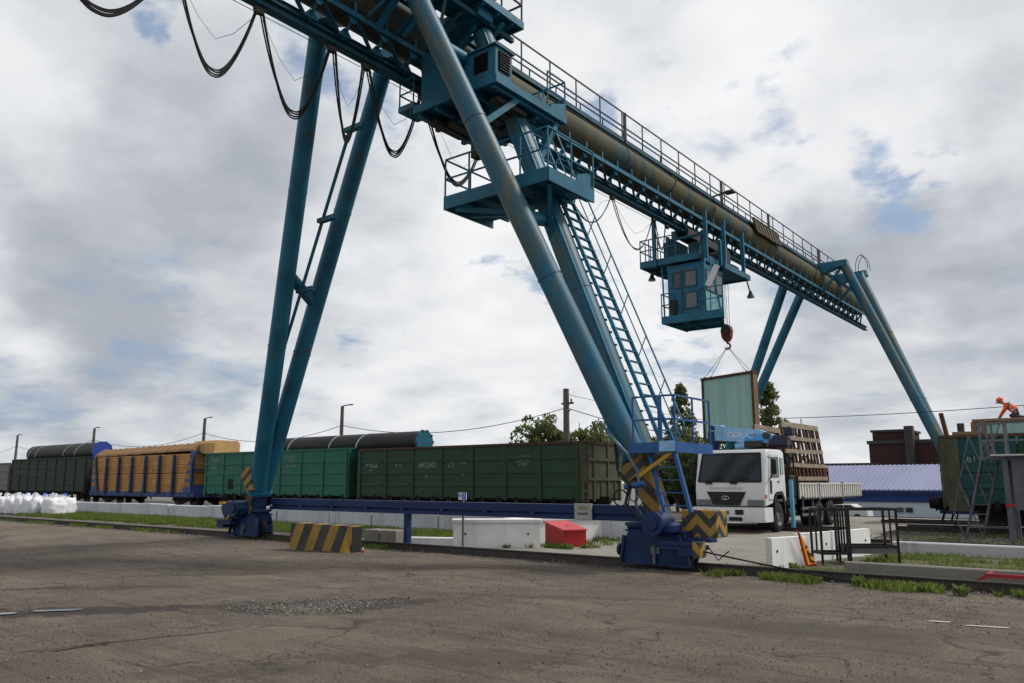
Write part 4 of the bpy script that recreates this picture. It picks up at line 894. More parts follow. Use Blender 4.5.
# bed
bed = MB().box((-2.5, 3.22, 1.03), (0, 11.1, 1.12)).build('cargo_bed', steel_dark, tk)
bw = mat('dusty_white_bed', (.58, .57, .53), .12, .65, wear=.3, wearcol=(.3, .27, .22), scale=3)
def sideboard(x, y0, y1):
    g = MB(); g.box((x - .02, y0, 1.06), (x, y1, 1.62))
    n = int((y1 - y0) / .28)
    for i in range(n + 1): y = y0 + (y1 - y0 - .09) * i / n; g.box((x, y, 1.08), (x + .035, y + .09, 1.6))
    g.box((x - .01, y0, 1.58), (x + .04, y1, 1.64)); g.build('side_board', bw, tk)
for x in (.0, -2.54):
    sideboard(x, 3.22, 5.35); sideboard(x, 5.5, 8.3); sideboard(x, 8.45, 11.1)
MB().box((-.02, 5.36, 1.0), (.05, 5.48, 1.68)).build('stake_post', steel_grey, tk); MB().box((-.02, 8.31, 1.0), (.05, 8.43, 1.68)).build('stake_post', steel_grey, tk)
MB().box((-2.5, 11.05, 1.1), (0, 11.1, 1.62)).build('tail_board', bw, tk); MB().box((-2.5, 3.2, 1.1), (0, 3.25, 1.9)).build('head_board', steel_dark, tk)
MB().tube([(.03, 3.42, 1.08), (.07, 3.42, 1.08)], .09, 14).build('hinge_hole', black_pl, tk, True)
# loader crane behind the cab
g = MB().box((-1.75, 2.15, .98), (-.75, 3.0, 1.5), ch=.05).tube([(-1.25, 2.6, 1.5), (-1.25, 2.6, 3.1)], .22, 16).box((-1.6, 2.3, 2.9), (-.9, 2.95, 3.15), ch=.04); g.build('crane_column', steel_dark, tk)
g = MB(); yb = 2.2
g.prism([(-2.85, 3.42), (-2.55, 3.74), (-1.0, 3.55), (-.5, 3.35), (-.5, 3.05), (-2.6, 3.2), (-2.85, 3.25)], yb - .0, yb + .34, 1); bm_ = g.build('crane_boom', light_blue, tk)
bm_.location = (-.05, .2, -.0)
MB().box((-2.72, yb - .06, 3.18), (-2.42, yb + .4, 3.78), ch=.03).build('boom_sleeve', light_blue, bm_)
MB().box((-1.55, yb - .008, 3.10), (-.55, yb - .002, 3.40)).build('boom_decal', mat('mid_blue_decal', (.06, .28, .62), .1, .5), bm_)
text_obj('ZOUC', .27, text_w, bm_, (-1.72, yb - .012, 3.37), (R(90), R(4), 0), 'boom_lettering', sx=1.35)
text_obj('*', .3, text_r, bm_, (-1.2, yb - .012, 3.28), (R(90), R(6), 0), 'boom_mark')
g = MB(); g.box((-2.95, yb - .1, 2.55), (-2.68, yb + .4, 3.55), ch=.03); g.bar((-2.8, yb, 2.9), (-2.55, yb - .2, 2.2), .12); g.tube([(-2.75, yb - .15, 3.68), (-2.75, yb + .45, 3.68)], .09, 12); g.build('boom_head', bogie_blue, bm_)
MB().bar((-2.98, yb - .2, 2.55), (-2.78, yb - .2, 2.8), .05).build('marker_rod', sign_white, bm_)
MB().tube([(-.72, yb - .05, 3.32), (-.72, yb + .4, 3.32)], .13, 16).build('boom_pivot', steel_dark, bm_, True)
g = MB().box((-.5, 2.2, 2.95), (-.08, 2.95, 3.32), ch=.05).tube([(-.6, 2.3, 3.05), (.05, 2.3, 3.05)], .17, 16).box((-.1, 2.3, 3.3), (.18, 2.75, 3.6), ch=.04); g.build('winch_housing', mat('navy_black_steel', (.02, .022, .045), .3, .5), tk)
MB().tube([(-1.5, 2.5, 3.0), (-1.9, 2.4, 3.2)], .1, 12).tube([(-1.95, 2.45, 2.95), (-1.0, 2.5, 3.05)], .13, 14).build('boom_cylinder', light_blue, tk, True)
MB().box((-.04, 2.35, .1), (.07, 2.47, 1.75)).box((-.08, 2.30, .0), (.11, 2.52, .06)).build('outrigger', mat('outrigger_blue', (.12, .36, .52), .12, .5), tk)
g = MB(); g.box((-.6, 2.55, 1.15), (-.05, 3.15, 1.9), ch=.03); g.bar((-.1, 2.7, 1.9), (-.1, 2.7, 2.55), .06).bar((-.1, 3.1, 1.9), (-.1, 3.1, 2.6), .05); g.tube([(-.1 , 2.62 + .22 * math.cos(a), 2.45 + .22 * math.sin(a)) for a in [i * .55 for i in range(12)]], .035, 6); g.box((-.25, 2.45, 2.55), (-.02, 2.8, 2.68)); g.build('control_stand', black_pl, tk)
text_obj('NOVUS', .12, refl_m, tk, (-1.4, -.03, 1.56), (R(90), 0, 0), 'front_lettering', sx=2.2, spacing=1.3) if False else text_obj('TATA DAEWOO', .10, refl_m, tk, (-1.37, -.022, 1.46), (R(86), 0, 0), 'front_lettering', sx=1.6)
# rack of wood on the bed
rk = thing('wooden_lattice_rack', 'tall weathered wooden lattice racks standing on the truck bed', 'rack', (-9.95, 29.3, 1.13))
def leaf(xb, xt, y0, y1, mm, nh, nv, thick=.05, zt=2.72, lab='board', sub=wood_r):
    for i in range(nh):
        t = .06 + .92 * i / (nh - 1); x = xb + (xt - xb) * t; z = zt * t; hh = .075 if i < nh - 1 else .1
        sh = random.uniform(-.12, .12)
        inst(MB().box((-thick / 2, 0, -hh), (thick / 2, y1 - y0 + sh, hh)).mesh('board', mm), 'board', rk, (x + .05, y0 - sh / 2, z), (R(random.uniform(-.9, .9)), 0, 0))
    me = MB().bar((xb, 0, 0), (xt, 0, zt + .02), .10, .07, (1, 0, 0)).mesh('stud', sub)
    for i in range(nv):
        inst(me, 'stud', rk, (random.uniform(-.02, .02), y0 + .1 + (y1 - y0 - .2) * i / (nv - 1) + random.uniform(-.06, .06), 0), (R(random.uniform(-1.5, 1.5)), 0, 0))
leaf(-.30, -.62, .1, 4.35, wood_g, 6, 11); leaf(-.95, -1.0, .15, 4.3, wood_r, 3, 5, zt=2.2); leaf(-2.1, -1.6, .1, 4.3, wood_g, 6, 10, zt=2.65)
for i in range(4):
    MB().box((-1.45 + random.uniform(-.2, .5), .5 + i * .3, .1 + random.uniform(0, .6)), (-.9, .62 + i * .3 + random.uniform(0, .1), 1.0 + random.uniform(0, 1.2))).build('loose_board', wood_r, rk)
g = MB()
for i in range(4): g.bar((-.3 - .35 * i, 4.38, 0), (-.62 - .25 * i, 4.42, 2.7), .07, .05)
g.build('end_stud', wood_r, rk)
g = MB(); g.tube([(-.62, 2.45, 2.72), (-.62, 2.5, 3.0), (-.62, 2.62, 3.0), (-.62, 2.68, 2.72)], .012, 5); g.build('lifting_loop', rope_m, rk)
# ------------------------------------------------------------------ wagons
def axle_bogie(parent, x, zr=.13, yc=0.):
    b = MB()
    for s in (-1, 1): b.prism([(x - 1.25, .5), (x - 1.1, .72), (x - .4, .78), (x, .9), (x + .4, .78), (x + 1.1, .72), (x + 1.25, .5), (x + .5, .45), (x, .3), (x - .5, .45)], s * 1.0 - .06, s * 1.0 + .06, 1)
    b.box((x - .2, -1.0, .55), (x + .2, 1.0, .8)); bo = b.build('bogie', under_m, parent)
    for dx in (-.92, .92):
        for s in (-1, 1): inst(WW, 'wheel', bo, (x + dx, s * .76, zr + .45))
    return bo
WW = MB().tube([(0, -.065, 0), (0, .065, 0)], .45, 22).tube([(0, -.2, 0), (0, .2, 0)], .1, 12).mesh('wheel', mat('wheel_steel', (.05, .043, .038), .3, .7), True)
def gondola(label, xr, m, n=7, L=13.0, zt=3.33, endm=None, Yc=28.75, letters=(), railm=None, patch=None, zb=.98):
    """high-sided gondola; local origin at its middle on the rails"""
    w = thing('gondola_wagon', label, 'freight wagon', (xr - L / 2, Yc, 0)); h = 1.55
    MB().box((-L / 2 + .1, -1.4, .88), (L / 2 - .1, 1.4, .98 + .02)).box((-L / 2 - .3, -.2, .7), (L / 2 + .3, .2, .98)).build('underframe', under_m, w)
    pl = L / n; pw = MB(); H0, H1 = zb, zt
    pw.box((-pl / 2 + .07, -.02, H0), (pl / 2 - .07, .02, H1))
    for z in (H0 + (H1 - H0) * k / 4 for k in (1, 2, 3)): pw.prism([(-.045, z - .06), (-.02, z - .085), (-.02, z + .085), (-.045, z + .06)], -pl / 2 + .1, pl / 2 - .1, 0)
    pw = pw.mesh('side_panel', m)
    po = MB().prism([(-.09, H0 - .08), (.09, H0 - .08), (.07, H1), (-.07, H1)], -.07, .03, 1).mesh('side_post', m)
    for s in (-1, 1):
        for i in range(n):
            o = inst(pw, 'side_panel', w, (-L / 2 + pl * (i + .5), s * h, 0), (0, 0, 0 if s < 0 else R(180)))
            if patch and s < 0 and i in patch: o.data = o.data.copy(); o.data.materials.clear(); o.data.materials.append(teal_w); o['label'] = 'teal patch painted panel'
        for i in range(n + 1): inst(po, 'side_post', w, (-L / 2 + .09 + (L - .18) * i / n, s * h, 0), (0, 0, 0 if s < 0 else R(180)))
    g = MB()
    for s in (-1, 1): g.box((-L / 2, s * h - .08, H1), (L / 2, s * h + .06, H1 + .1)); 
    for s in (-1, 1): g.box((s * L / 2 - .08, -h, H1 + .002), (s * L / 2 + .08, h, H1 + .098))
    g.build('top_rail', railm or m, w)
    em = endm or m
    for s in (-1, 1):
        g = MB(); x = s * (L / 2 + .0)
        g.box((x - .03, -h, H0), (x + .03, h, H1))
        e = g.build('end_wall', em, w)
        b = MB()
        for z in (H0 + .75, H0 + 1.55): b.box((x, -h, z), (x + s * .1, h, z + .12))
        for y in (-1.5, -.55, .55, 1.5): b.box((x, y - .06, H0 - .1), (x + s * .085, y + .06, H1 - .02))
        for y in (-1.1, -.0, 1.1): b.box((x, y - .04, H0), (x + s * .07, y + .04, H0 + .74))
        b.build('end_rib', em, e)
        b = MB()
        for k in range(6): b.box((x + s * .12, -h + .02, .9 + k * .38), (x + s * .15, -h + .45, .94 + k * .38))
        b.box((x + s * .1, -h + .02, .8), (x + s * .14, -h + .05, 3.2)).box((x + s * .1, -h + .42, .8), (x + s * .14, -h + .45, 3.2)); b.build('end_ladder', steel_dark if em is m else em, e)
    g = MB()
    for i in range(2 * n): x = -L / 2 + .3 + i * (L - .6) / (2 * n - 1); g.box((x - .09, -h - .05, .74), (x + .09, -h + .05, 1.0)); g.box((x - .04, -h - .09, .8), (x + .04, -h - .05, 1.06))
    g.build('hatch_latch', under_m, w)['kind'] = 'stuff'
    for x in (-L / 2 + 2.1, L / 2 - 2.1): axle_bogie(w, x)
    for s in (-1, 1): MB().box((s * (L / 2), -.12, .82), (s * (L / 2 + .48), .12, 1.08), ch=.02).build('coupler', under_m, w)
    for (tx, s_, x, z, sz, sx) in letters: text_obj(tx, sz, text_m, w, (x, -h - .028, z), (R(90), 0, 0), 'wagon_lettering', .003, sx)
    return w
we = gondola('dark green gondola wagon, the nearest of the row, with number 56873343 on its side', -18.0, green_d, 7, 13.3, 3.22, wagon_end,
             letters=[('56873343', 1, -1.9, 2.45, .36, .82), ('РЖД', 1, -5.7, 2.5, .36, 1.), ('5637', 1, -5.7, 2.24, .12, 1.4), ('71  22', 1, -3.8, 2.45, .17, 1.1), ('ГОСТ\nМ 12', 1, -.35, 2.48, .2, .9), ('ПГК', 1, .4, 2.52, .22, .9), ('26', 1, -1.9, 1.95, .18, 1), ('1201', 1, .4, 2.0, .13, 1), ('ОСМ 07\nДЕПО\n1427', 1, 3.8, 2.55, .16, 1.5)], railm=mat('rusty_rail', (.06, .035, .025), .3, .8))
MB().box((-1.5 + 1.8, -1.58, 1.05), (-1.5 + 2.4, -1.575, 1.75)).build('door_patch', green_o, we) if False else None
wd = gondola('bright green gondola wagon carrying the long black pipe with blue end', -32.2, green_b, 7, 13.2, 3.32, green_b,
             letters=[('РЖД', 1, -5.66, 2.95, .30, 1.1), ('63251', 1, -5.66, 2.55, .34, .95), ('ТАРА 23', 1, -3.77, 2.5, .14, 1.1), ('69 Т', 1, -5.6, 2.1, .14, 1.1), ('88', 1, -3.8, 2.08, .14, 1), ('РЕМОНТ\nДЕПО\n11 09 18', 1, 1.88, 2.75, .22, 1.25)])
wb = gondola('olive green gondola wagon loaded with strapped black pipes at far left', -61.5, green_o, 8, 13.6, 3.45, green_o,
             letters=[('5412', 1, -4.9, 2.5, .4, 1.), ('РЖД', 1, -4.9, 2.95, .25, 1.), ('22', 1, -3.3, 2.4, .16, 1.), ('ТАРА', 1, -1.7, 2.4, .16, 1.)])
wa = gondola('pale grey wagon cut off by the left edge of the photo', -75.6, grey_wagon, 7, 13, 3.2, grey_wagon)
gondola('old rusty red wagon glimpsed behind the striped crane leg', -12.5, mat('rusty_red_wagon', (.14, .035, .03), .3, .7, wear=.3), 6, 12.0, 2.7, Yc=49.5)
for o in [o for o in bpy.data.objects if o.get('label', '').startswith('old rusty red')]: o.location.x = -22.0; o.location.z = -.2; o.location.y = 51
# grey/blue patch hatch
MB().box((-4.05, -1.6, 1.25), (-3.55, -1.585, 1.85)).build('side_hatch', under_m, wd)
# pipes: one on the bright green wagon, a bundle on the olive wagon
def pipe_load(label, x0, x1, y, z, r, caps, straps, lean=0., group=None):
    p = thing('steel_pipe', label, 'pipe', ((x0 + x1) / 2, y, z), 0, group); L = x1 - x0
    g = MB(); g.tube([(-L / 2, 0, 0), (L / 2, 0, 0)], r, 32); g.build('pipe_body', pipe_black, p, True)
    for s, m in caps:
        c = MB().tube([(s * L / 2, 0, 0), (s * (L / 2 + .12), 0, 0)], r * 1.03, 32).build('end_cap', m, p, True)
        b = MB()
        for k in range(10): a = k * math.pi / 5; b.box((s * (L / 2 + .02), r * 1.02 * math.cos(a) - .05, r * 1.02 * math.sin(a) - .05), (s * (L / 2 + .15), r * 1.02 * math.cos(a) + .05, r * 1.02 * math.sin(a) + .05))
        b.build('cap_clip', m, c)['kind'] = 'stuff'
    for sx, sl in straps:
        g = MB(); pts = [(sx + sl * (a - 90) / 90, (r + .012) * math.cos(R(-a)) * -1, (r + .012) * math.sin(R(a))) for a in range(-20, 201, 15)]
        vs = []; 
        for q in pts: vs += [(q[0] - .05, q[1], q[2]), (q[0] + .05, q[1], q[2])]
        g.add(vs, [(2 * i, 2 * i + 1, 2 * i + 3, 2 * i + 2) for i in range(len(pts) - 1)]); g.build('strap', strap_m, p, fix=False)
    return p
pipe_load('long black pipe with a blue cap lying on the bright green wagon', -39.3, -27.9, 28.3, 3.62, .55, [(1, cap_blue)], [(-3.9, .5), (-.3, .5), (1.9, .5), (-5.6, .3)])
pipe_load('thick black pipe with a navy cap on the olive wagon', -73.5, -61.6, 28.3, 3.95, .72, [(1, cap_navy)], [(-4.6, .9), (-3.2, .9), (2.0, .9), (4.0, .9)])
# timber car
stake_blue = mat('dark_blue_stake', (.018, .032, .085), .25, .6, wear=.2)
wc = thing('timber_platform_wagon', 'blue platform wagon stacked with yellow sawn timber packs', 'freight wagon', (-53.6, 28.75, 0)); L = 13.9; hL = L / 2
MB().box((-hL, -1.5, .72), (hL, 1.5, 1.0)).box((-hL, -1.56, .78), (hL, -1.5, 1.05)).build('platform_deck', plat_blue, wc)
g = MB()
for i in range(14): g.box((-hL + .3 + i, -1.6, .74), (-hL + .42 + i, -1.56, 1.04))
g.build('deck_rib', plat_blue, wc)
for x in (-hL + 2.1, hL - 2.1): axle_bogie(wc, x)
sk = MB().prism([(-.13, .95), (.13, .95), (.08, 3.4), (-.08, 3.4)], -.09, .05, 1).mesh('stake', stake_blue)
for i in range(6):
    for s in (-1, 1): inst(sk, 'stake', wc, (-hL + 2.4 + i * 1.82, s * 1.6, 0), (0, 0, 0 if s < 0 else R(180)))
for s in (-1, 1):
    g = MB(); x = s * (hL - .35)
    g.box((x - .06, -1.5, 1.0), (x + .06, 1.5, 1.5)).box((x - .05, -1.5, 3.45), (x + .05, 1.5, 3.6)).box((x - .04, -1.5, 2.4), (x + .04, 1.5, 2.5))
    for yy in (-1.5, -.5, .4, 1.4): g.box((x - .055, yy, 1.5), (x + .055, yy + .1, 3.45))
    g.build('end_frame', plat_blue, wc)
    g = MB()
    g.prism([(x - s * .85, 1.0), (x + s * .1, 1.0), (x + s * .1, 3.6), (x - s * .12, 3.6)], -1.62, -1.56, 1)
    f = g.build('end_bracket', plat_blue, wc)
    g = MB()
    for k in range(4): g.box((x - s * (.62 - k * .12), -1.64, 1.35 + k * .52), (x - s * .02, -1.625, 1.68 + k * .52))
    g.build('bracket_opening', wood_t, f)
def pack_mesh(l, w, h, m, me_end, nx=1):
    """bundle of boards: each layer its own edge line"""
    g = MB(); nl = max(2, int(h / .16)); g.use(m)
    for k in range(nl):
        o = random.uniform(-.015, .015); g.box((-l / 2 + o, -w / 2 + o, h * k / nl + .006), (l / 2 + o, w / 2 + o, h * (k + 1) / nl - .008))
    return g.mesh('timber_pack', m)
pid = 0
for lev, (z, hh) in enumerate(((1.05, 1.18), (2.26, 1.2))):
    for i in range(8):
        me = pack_mesh(1.60, 2.9, hh, wood_l, wood_e)
        inst(me, 'timber_pack', wc, (-hL + 1.2 + i * 1.63, 0, z), (0, 0, R(random.uniform(-.8, .8))))
for i in range(8):
    g = MB(); y1 = 1.32
    g.prism([(-1.5, 0), (1.5, 0), (1.45, .12), (.9, .52), (-.9, .52), (-1.45, .12)], -.79, .79, 0)
    for k in range(3): g.prism([(-1.53, 0), (-1.47, .15), (-.92, .56), (-.95, .5), (-1.5, .02)], -.8 + k * .75, -.72 + k * .75, 0)
    o = inst(g.mesh('top_pack', wood_t), 'top_pack', wc, (-hL + 1.2 + i * 1.63, 0, 3.48 + .02 * i), (0, 0, R(random.uniform(-.6, .6))))
g = MB(); g.prism([(-1.5, 0), (1.5, 0), (1.45, .15), (.9, .56), (-.9, .56), (-1.45, .15)], -.06, .06, 0); o = inst(g.mesh('end_pack', wood_e), 'end_pack', wc, (-hL + .34, 0, 3.48))
for i in range(2):   # pale packs standing at the right end
    o = inst(MB().prism([(-.9, 0), (.9, 0), (.9, .62), (.75, .80), (-.75, .80), (-.9, .62)], -.60, .60, 0).mesh('pale_pack', wood_e), 'pale_pack', wc, (hL + .0 + i * 1.28 - .75, -.1, 3.46))
# right-hand wagon
wr = gondola('patched teal and olive gondola wagon at the right edge beside the grey ladder tower', -5.38 + 13.2, green_d, 6, 13.2, 3.12, wagon_end, Yc=31.86,
             letters=[('6117524', 1, -5.36, 2.42, .34, .95), ('ПКВ', 1, -5.3, 2.9, .22, 1.)], patch=(0, 1, 2), railm=mat('rusty_rail2', (.09, .05, .035), .3, .8))
g = MB().box((-6.62, -1.62, 1.0), (-6.12, -1.56, 3.1)).build('corner_panel', wagon_end, wr) ; g['label'] = 'olive painted corner sheet'
g = MB().tube([(-7.0, -.4, .95), (-7.35, -.4, .95)], .2, 16).box((-7.2, -.35, .72), (-6.7, .35, 1.15), ch=.06); g.build('buffer_gear', under_m, wr, True)
MB().bar((-6.75, -.9, .9), (-6.95, -1.0, .25), .06).build('brake_hose', under_m, wr); MB().bar((-6.6, -.2, .9), (-6.75, -.3, .35), .05).build('brake_hose', under_m, wr); g = MB(); g.bar((-6.3, -1.3, .85), (-6.5, -1.35, .1), .1, .04); g.build('brake_hose', under_m, wr)
MB().box((-6.55, -1.66, .72), (-5.95, -1.58, 1.25)).build('corner_casting', wagon_end, wr)
g = MB().bar((-5.23, 30.4, 3.2), (-5.35, 30.4, 3.98), .13, .13); tag(g.build('wooden_stake', wood_r), 'short rusty brown stake leaning up from the teal wagon rim', 'stake')
# glass crates on the right-hand wagon
lc = thing('glass_crate', 'long flat wooden topped glass crate in the right wagon under the worker', 'crate', (-1.0, 31.3, 3.25))
MB().box((-3.5, -.55, .40), (3.5, .9, .50), ch=.01).build('top_board', crate_w, lc); MB().box((-3.55, -.52, -.35), (-3.4, .85, .4)).box((-3.25, -.56, -.35), (-3.1, -.5, .4)).build('end_board', crate_w, lc)
MB().box((-3.38, -.48, -.35), (3.4, .8, .39)).build('glass_stack', green_glass_m, lc)
for x in (-1.2, .9, 2.8): MB().box((x, -.56, -.35), (x + .14, -.49, .4)).build('batten', crate_w, lc)
tag(MB().box((-5.1, 30.6, 3.24), (-4.3, 32.0, 3.34)).build('wooden_board', crate_w), 'loose plank lying on the rim of the teal wagon', 'plank')
# ------------------------------------------------------------------ worker
def skin_mesh(nodes, edges, root, m, sub=1):
    me = bpy.data.meshes.new('body'); me.from_pydata([n[0] for n in nodes], edges, []); o = bpy.data.objects.new('tmpskin', me); COL.objects.link(o)
    md = o.modifiers.new('s', 'SKIN'); md.use_smooth_shade = True
    for i, n in enumerate(nodes):
        me.skin_vertices[0].data[i].radius = (n[1], n[1] if len(n) < 3 else n[2])
    me.skin_vertices[0].data[root].use_root = True
    sb = o.modifiers.new('u', 'SUBSURF'); sb.levels = sub; sb.render_levels = sub
    dg = bpy.context.evaluated_depsgraph_get(); dg.update(); r = bpy.data.meshes.new_from_object(o.evaluated_get(dg)); bpy.data.objects.remove(o)
    r.materials.clear()
    for x in m: r.materials.append(x)
    for p in r.polygons: p.use_smooth = True
    return r
wk = thing('person', 'kneeling worker in orange vest and helmet on the right wagon load', 'person', (-3.38, 31.1, 3.755), 0); wk.scale = (.86, .86, .86)
# local: faces -X, crouching and bent forward, right hand on the board
nod = [((.22, 0, .20), .14), ((.13, 0, .31), .145), ((-.02, 0, .44), .15), ((-.14, 0, .53), .105), ((-.20, 0, .58), .065),
       ((-.26, 0, .62), .07),
       ((-.10, .19, .50), .075), ((-.25, .22, .30), .052), ((-.36, .20, .12), .04), ((-.40, .20, .05), .035),
       ((-.10, -.19, .50), .075), ((-.22, -.24, .29), .052), ((-.34, -.22, .12), .04), ((-.38, -.22, .05), .035),
       ((.20, .11, .17), .10), ((-.08, .17, .08), .08), ((.30, .14, .05), .05), ((.42, .14, .04), .035),
       ((.20, -.11, .17), .10), ((-.05, -.18, .08), .08), ((.32, -.15, .05), .05), ((.44, -.15, .04), .035)]
edg = [(0, 1), (1, 2), (2, 3), (3, 4), (4, 5), (3, 6), (6, 7), (7, 8), (8, 9), (3, 10), (10, 11), (11, 12), (12, 13), (0, 14), (14, 15), (15, 16), (16, 17), (0, 18), (18, 19), (19, 20), (20, 21)]
for hb, sy in ((9, 1), (13, -1)):
    bx, by, bz = nod[hb][0]
    for k in range(4):
        i = len(nod); dy = (-.03 + .02 * k); ln = (.055, .065, .06, .048)[k]
        nod += [((bx - .035, by + dy, bz - .035), .0095), ((bx - .035 - ln * .6, by + dy * 1.2, bz - .055), .0085), ((bx - .035 - ln, by + dy * 1.25, bz - .068), .007)]
        edg += [(hb, i), (i, i + 1), (i + 1, i + 2)]
    i = len(nod); nod += [((bx - .01, by - sy * .045, bz - .035), .011), ((bx - .045, by - sy * .06, bz - .06), .009)]; edg += [(hb, i), (i, i + 1)]
bme = skin_mesh(nod, edg, 0, [cloth_dk, skin_m, vest_m])
for p in bme.polygons:
    c = p.center
    if (c.z < .10 and c.x < -.35) or c.x < -.23 and c.z > .55: p.material_index = 1
    elif c.z < .5 and c.z > .09 and abs(c.y) > .12 and c.x < -.16: p.material_index = 2
    elif c.z > .22 and c.x < .2: p.material_index = 2
inst(bme, 'body', wk)
vme = skin_mesh([((.18, 0, .26), .16), ((.12, 0, .33), .165), ((-.02, 0, .45), .17), ((-.14, 0, .54), .12), ((-.09, .17, .51), .09), ((-.09, -.17, .51), .09)], [(0, 1), (1, 2), (2, 3), (3, 4), (3, 5)], 0, [vest_m])
inst(vme, 'vest', wk)
g = MB().bar((.06, -.165, .24), (-.02, -.17, .62), .05, .012, (0, 1, 0)).bar((.07, -.19, .27), (.22, -.18, .40), .05, .012, (0, 1, 0)); g.build('reflective_tape', refl_m, wk)
bm = bmesh.new(); bmesh.ops.create_uvsphere(bm, u_segments=24, v_segments=18, radius=1)
for v in bm.verts:
    x, y, z = v.co; v.co = Vector((x * .098, y * .076, z * .115))
    if v.co.x < 0: v.co.x *= 1 - .1 * max(0, z)
    if v.co.z < -.03: v.co.y *= .82; v.co.x = v.co.x * .9 - .01
    if v.co.x < -.07 and abs(y) < .25 and -.35 < z < .05: v.co.x -= .022      # nose
    if v.co.x < -.06 and .15 < abs(y) < .55 and .0 < z < .2: v.co.x += .01     # eye sockets
me = bpy.data.meshes.new('head'); bm.to_mesh(me); bm.free(); me.materials.append(skin_m)
for p in me.polygons: p.use_smooth = True
hd = inst(me, 'head', wk, (-.31, 0, .68), (0, R(-35), 0))
g = MB()
for s in (-1, 1): g.tube([(-.085, s * .03, .012), (-.093, s * .03, .012)], .011, 8); 
g.box((-.093, -.022, -.055), (-.086, .022, -.049)); g.build('face_detail', black_pl, hd)
g = MB()
for s in (-1, 1): g.tube([(.0, s * .07, -.01), (.005, s * .088, .0)], [.022, .014], 8)
g.build('ear', skin_m, hd, True)
bm = bmesh.new(); bmesh.ops.create_uvsphere(bm, u_segments=24, v_segments=16, radius=1); bmesh.ops.delete(bm, geom=[v for v in bm.verts if v.co.z < -.08], context='VERTS')
for v in bm.verts: v.co = Vector((v.co.x * .135, v.co.y * .115, v.co.z * .125 + .02))
me = bpy.data.meshes.new('helmet'); bm.to_mesh(me); bm.free(); me.materials.append(helmet_m)
for p in me.polygons: p.use_smooth = True
hm = inst(me, 'helmet', hd, (0, 0, .02), (0, 0, 0))
# brim goes with the helmet at sub-part level: joined to head
MB().prism([(-.20, -.07), (-.12, -.115), (.13, -.11), (.145, 0), (.13, .11), (-.12, .115), (-.20, .07)], .02, .032, 2).build('helmet_brim', helmet_m, hd)
# ------------------------------------------------------------------ grey ladder tower at the right edge
lt = thing('loading_tower', 'dark grey steel loading tower with ladder beside the right wagon', 'loading platform', (-3.4, 27, 0))
g = MB(); LTc = Vector((-3.4, 27, 0))
def L3(x, y, z): return (x + 3.4, y - 27, z)
g.box(L3(-3.75, 26.4, 2.28), L3(1.6, 27.8, 2.36)).build('deck', steel_grey, lt)
for x in (-3.15, -.6, 1.5):
    for y in (26.45, 27.75): MB().box(L3(x - .07, y - .07, 0), L3(x + .07, y + .07, 2.28)).build('leg', steel_grey, lt)
railing(lt, [L3(-3.72, 27.75, 2.36), L3(1.55, 27.75, 2.36)], 1.05, steel_grey, .03, .55)
railing(lt, [L3(-3.72, 26.5, 2.36), L3(-3.1, 26.5, 2.36)], .95, steel_grey, .03, .4)
MB().box(L3(-3.0, 26.38, .9), L3(1.6, 26.42, 2.3)).build('side_sheet', mat('grey_sheet', (.10, .105, .13), .2, .6, wear=.2), lt)
MB().box(L3(-3.45, 26.1, 2.385), L3(1.6, 26.7, 2.43)).build('white_edge_plank', strap_m, lt)
MB().box(L3(-3.24, 26.36, .98), L3(-3.0, 26.375, 1.06)).build('red_tie', red_m, lt)
ladder(lt, L3(-3.85, 27.3, 2.3), L3(-4.5, 27.7, .0), (.42, .10, 0), 8, steel_grey, .045, 'ladder', .035)
g = MB()
for dy in (0, .5):
    a, b = Vector(L3(-3.9 + dy, 27.25, 2.3)), Vector(L3(-4.55 + dy, 27.65, 0)); o_ = Vector((-.22, 0, .7)); g.bar(a + o_, b + o_, .03)
    for t in (.0, .3, .6, .98): q = a.lerp(b, t); g.bar(q, q + o_, .03)
g.bar(L3(-4.4, 27.6, .35), L3(-3.1, 27.7, .35), .06); g.bar(L3(-3.7, 27.75, 2.4), L3(-3.35, 27.75, 3.35), .035); g.build('ladder_handrail', steel_grey, lt)
# ------------------------------------------------------------------ yard furniture
# retaining wall of precast blocks behind the grass
rw = thing('retaining_wall', 'long low wall of grey whitewashed concrete blocks below the wagons', 'wall', (-32, 20.4, 0))
xb = -62.0
while xb < -13.0:
    l = random.choice((2.9, 3.4, 2.4, 5.2)); h = .60 + random.uniform(-.02, .03)
    b = MB().box((0, 0, -.1), (l - .05, .4, h), ch=.02).mesh('concrete_block', conc_wall)
    inst(b, 'concrete_block', rw, (xb + 32, random.uniform(-.05, .03), 0), (0, R(random.uniform(-.5, .5)), R(random.uniform(-.6, .6)))); xb += l
# white L blocks
def wblock(label, a, b, h, w=.35, m=conc_white, lip=True):
    a = Vector((*a, 0)); b = Vector((*b, 0)); d = b - a; L = d.length; rz = math.atan2(d.y, d.x)
    t = thing('concrete_barrier', label, 'concrete block', a, rz)
    MB().prism([(0, -.03), (L, -.03), (L, h - .1), (0, h - .1)], 0, w, 1).build('barrier_body', m, t)
    if lip: MB().box((-.04, -.05, h - .1), (L + .04, w + .04, h), ch=.015).build('cap_ledge', m, t)
    g = MB()
    for x in (L * .14, L * .86): g.tube([(x, .02, h * .48), (x, -.008, h * .48)], .028, 10)
    g.build('lifting_socket', black_pl, t)
    return t
wblock('big white concrete barrier left of the red box', (-14.2, 15.55), (-12.45, 16.95), .72)
wblock('white concrete barrier half hidden behind the red box', (-13.9, 17.6), (-12.55, 20.9), .68)
wblock('short white concrete barrier behind the red box, left piece', (-14.75, 17.0), (-14.2, 17.8), .6)
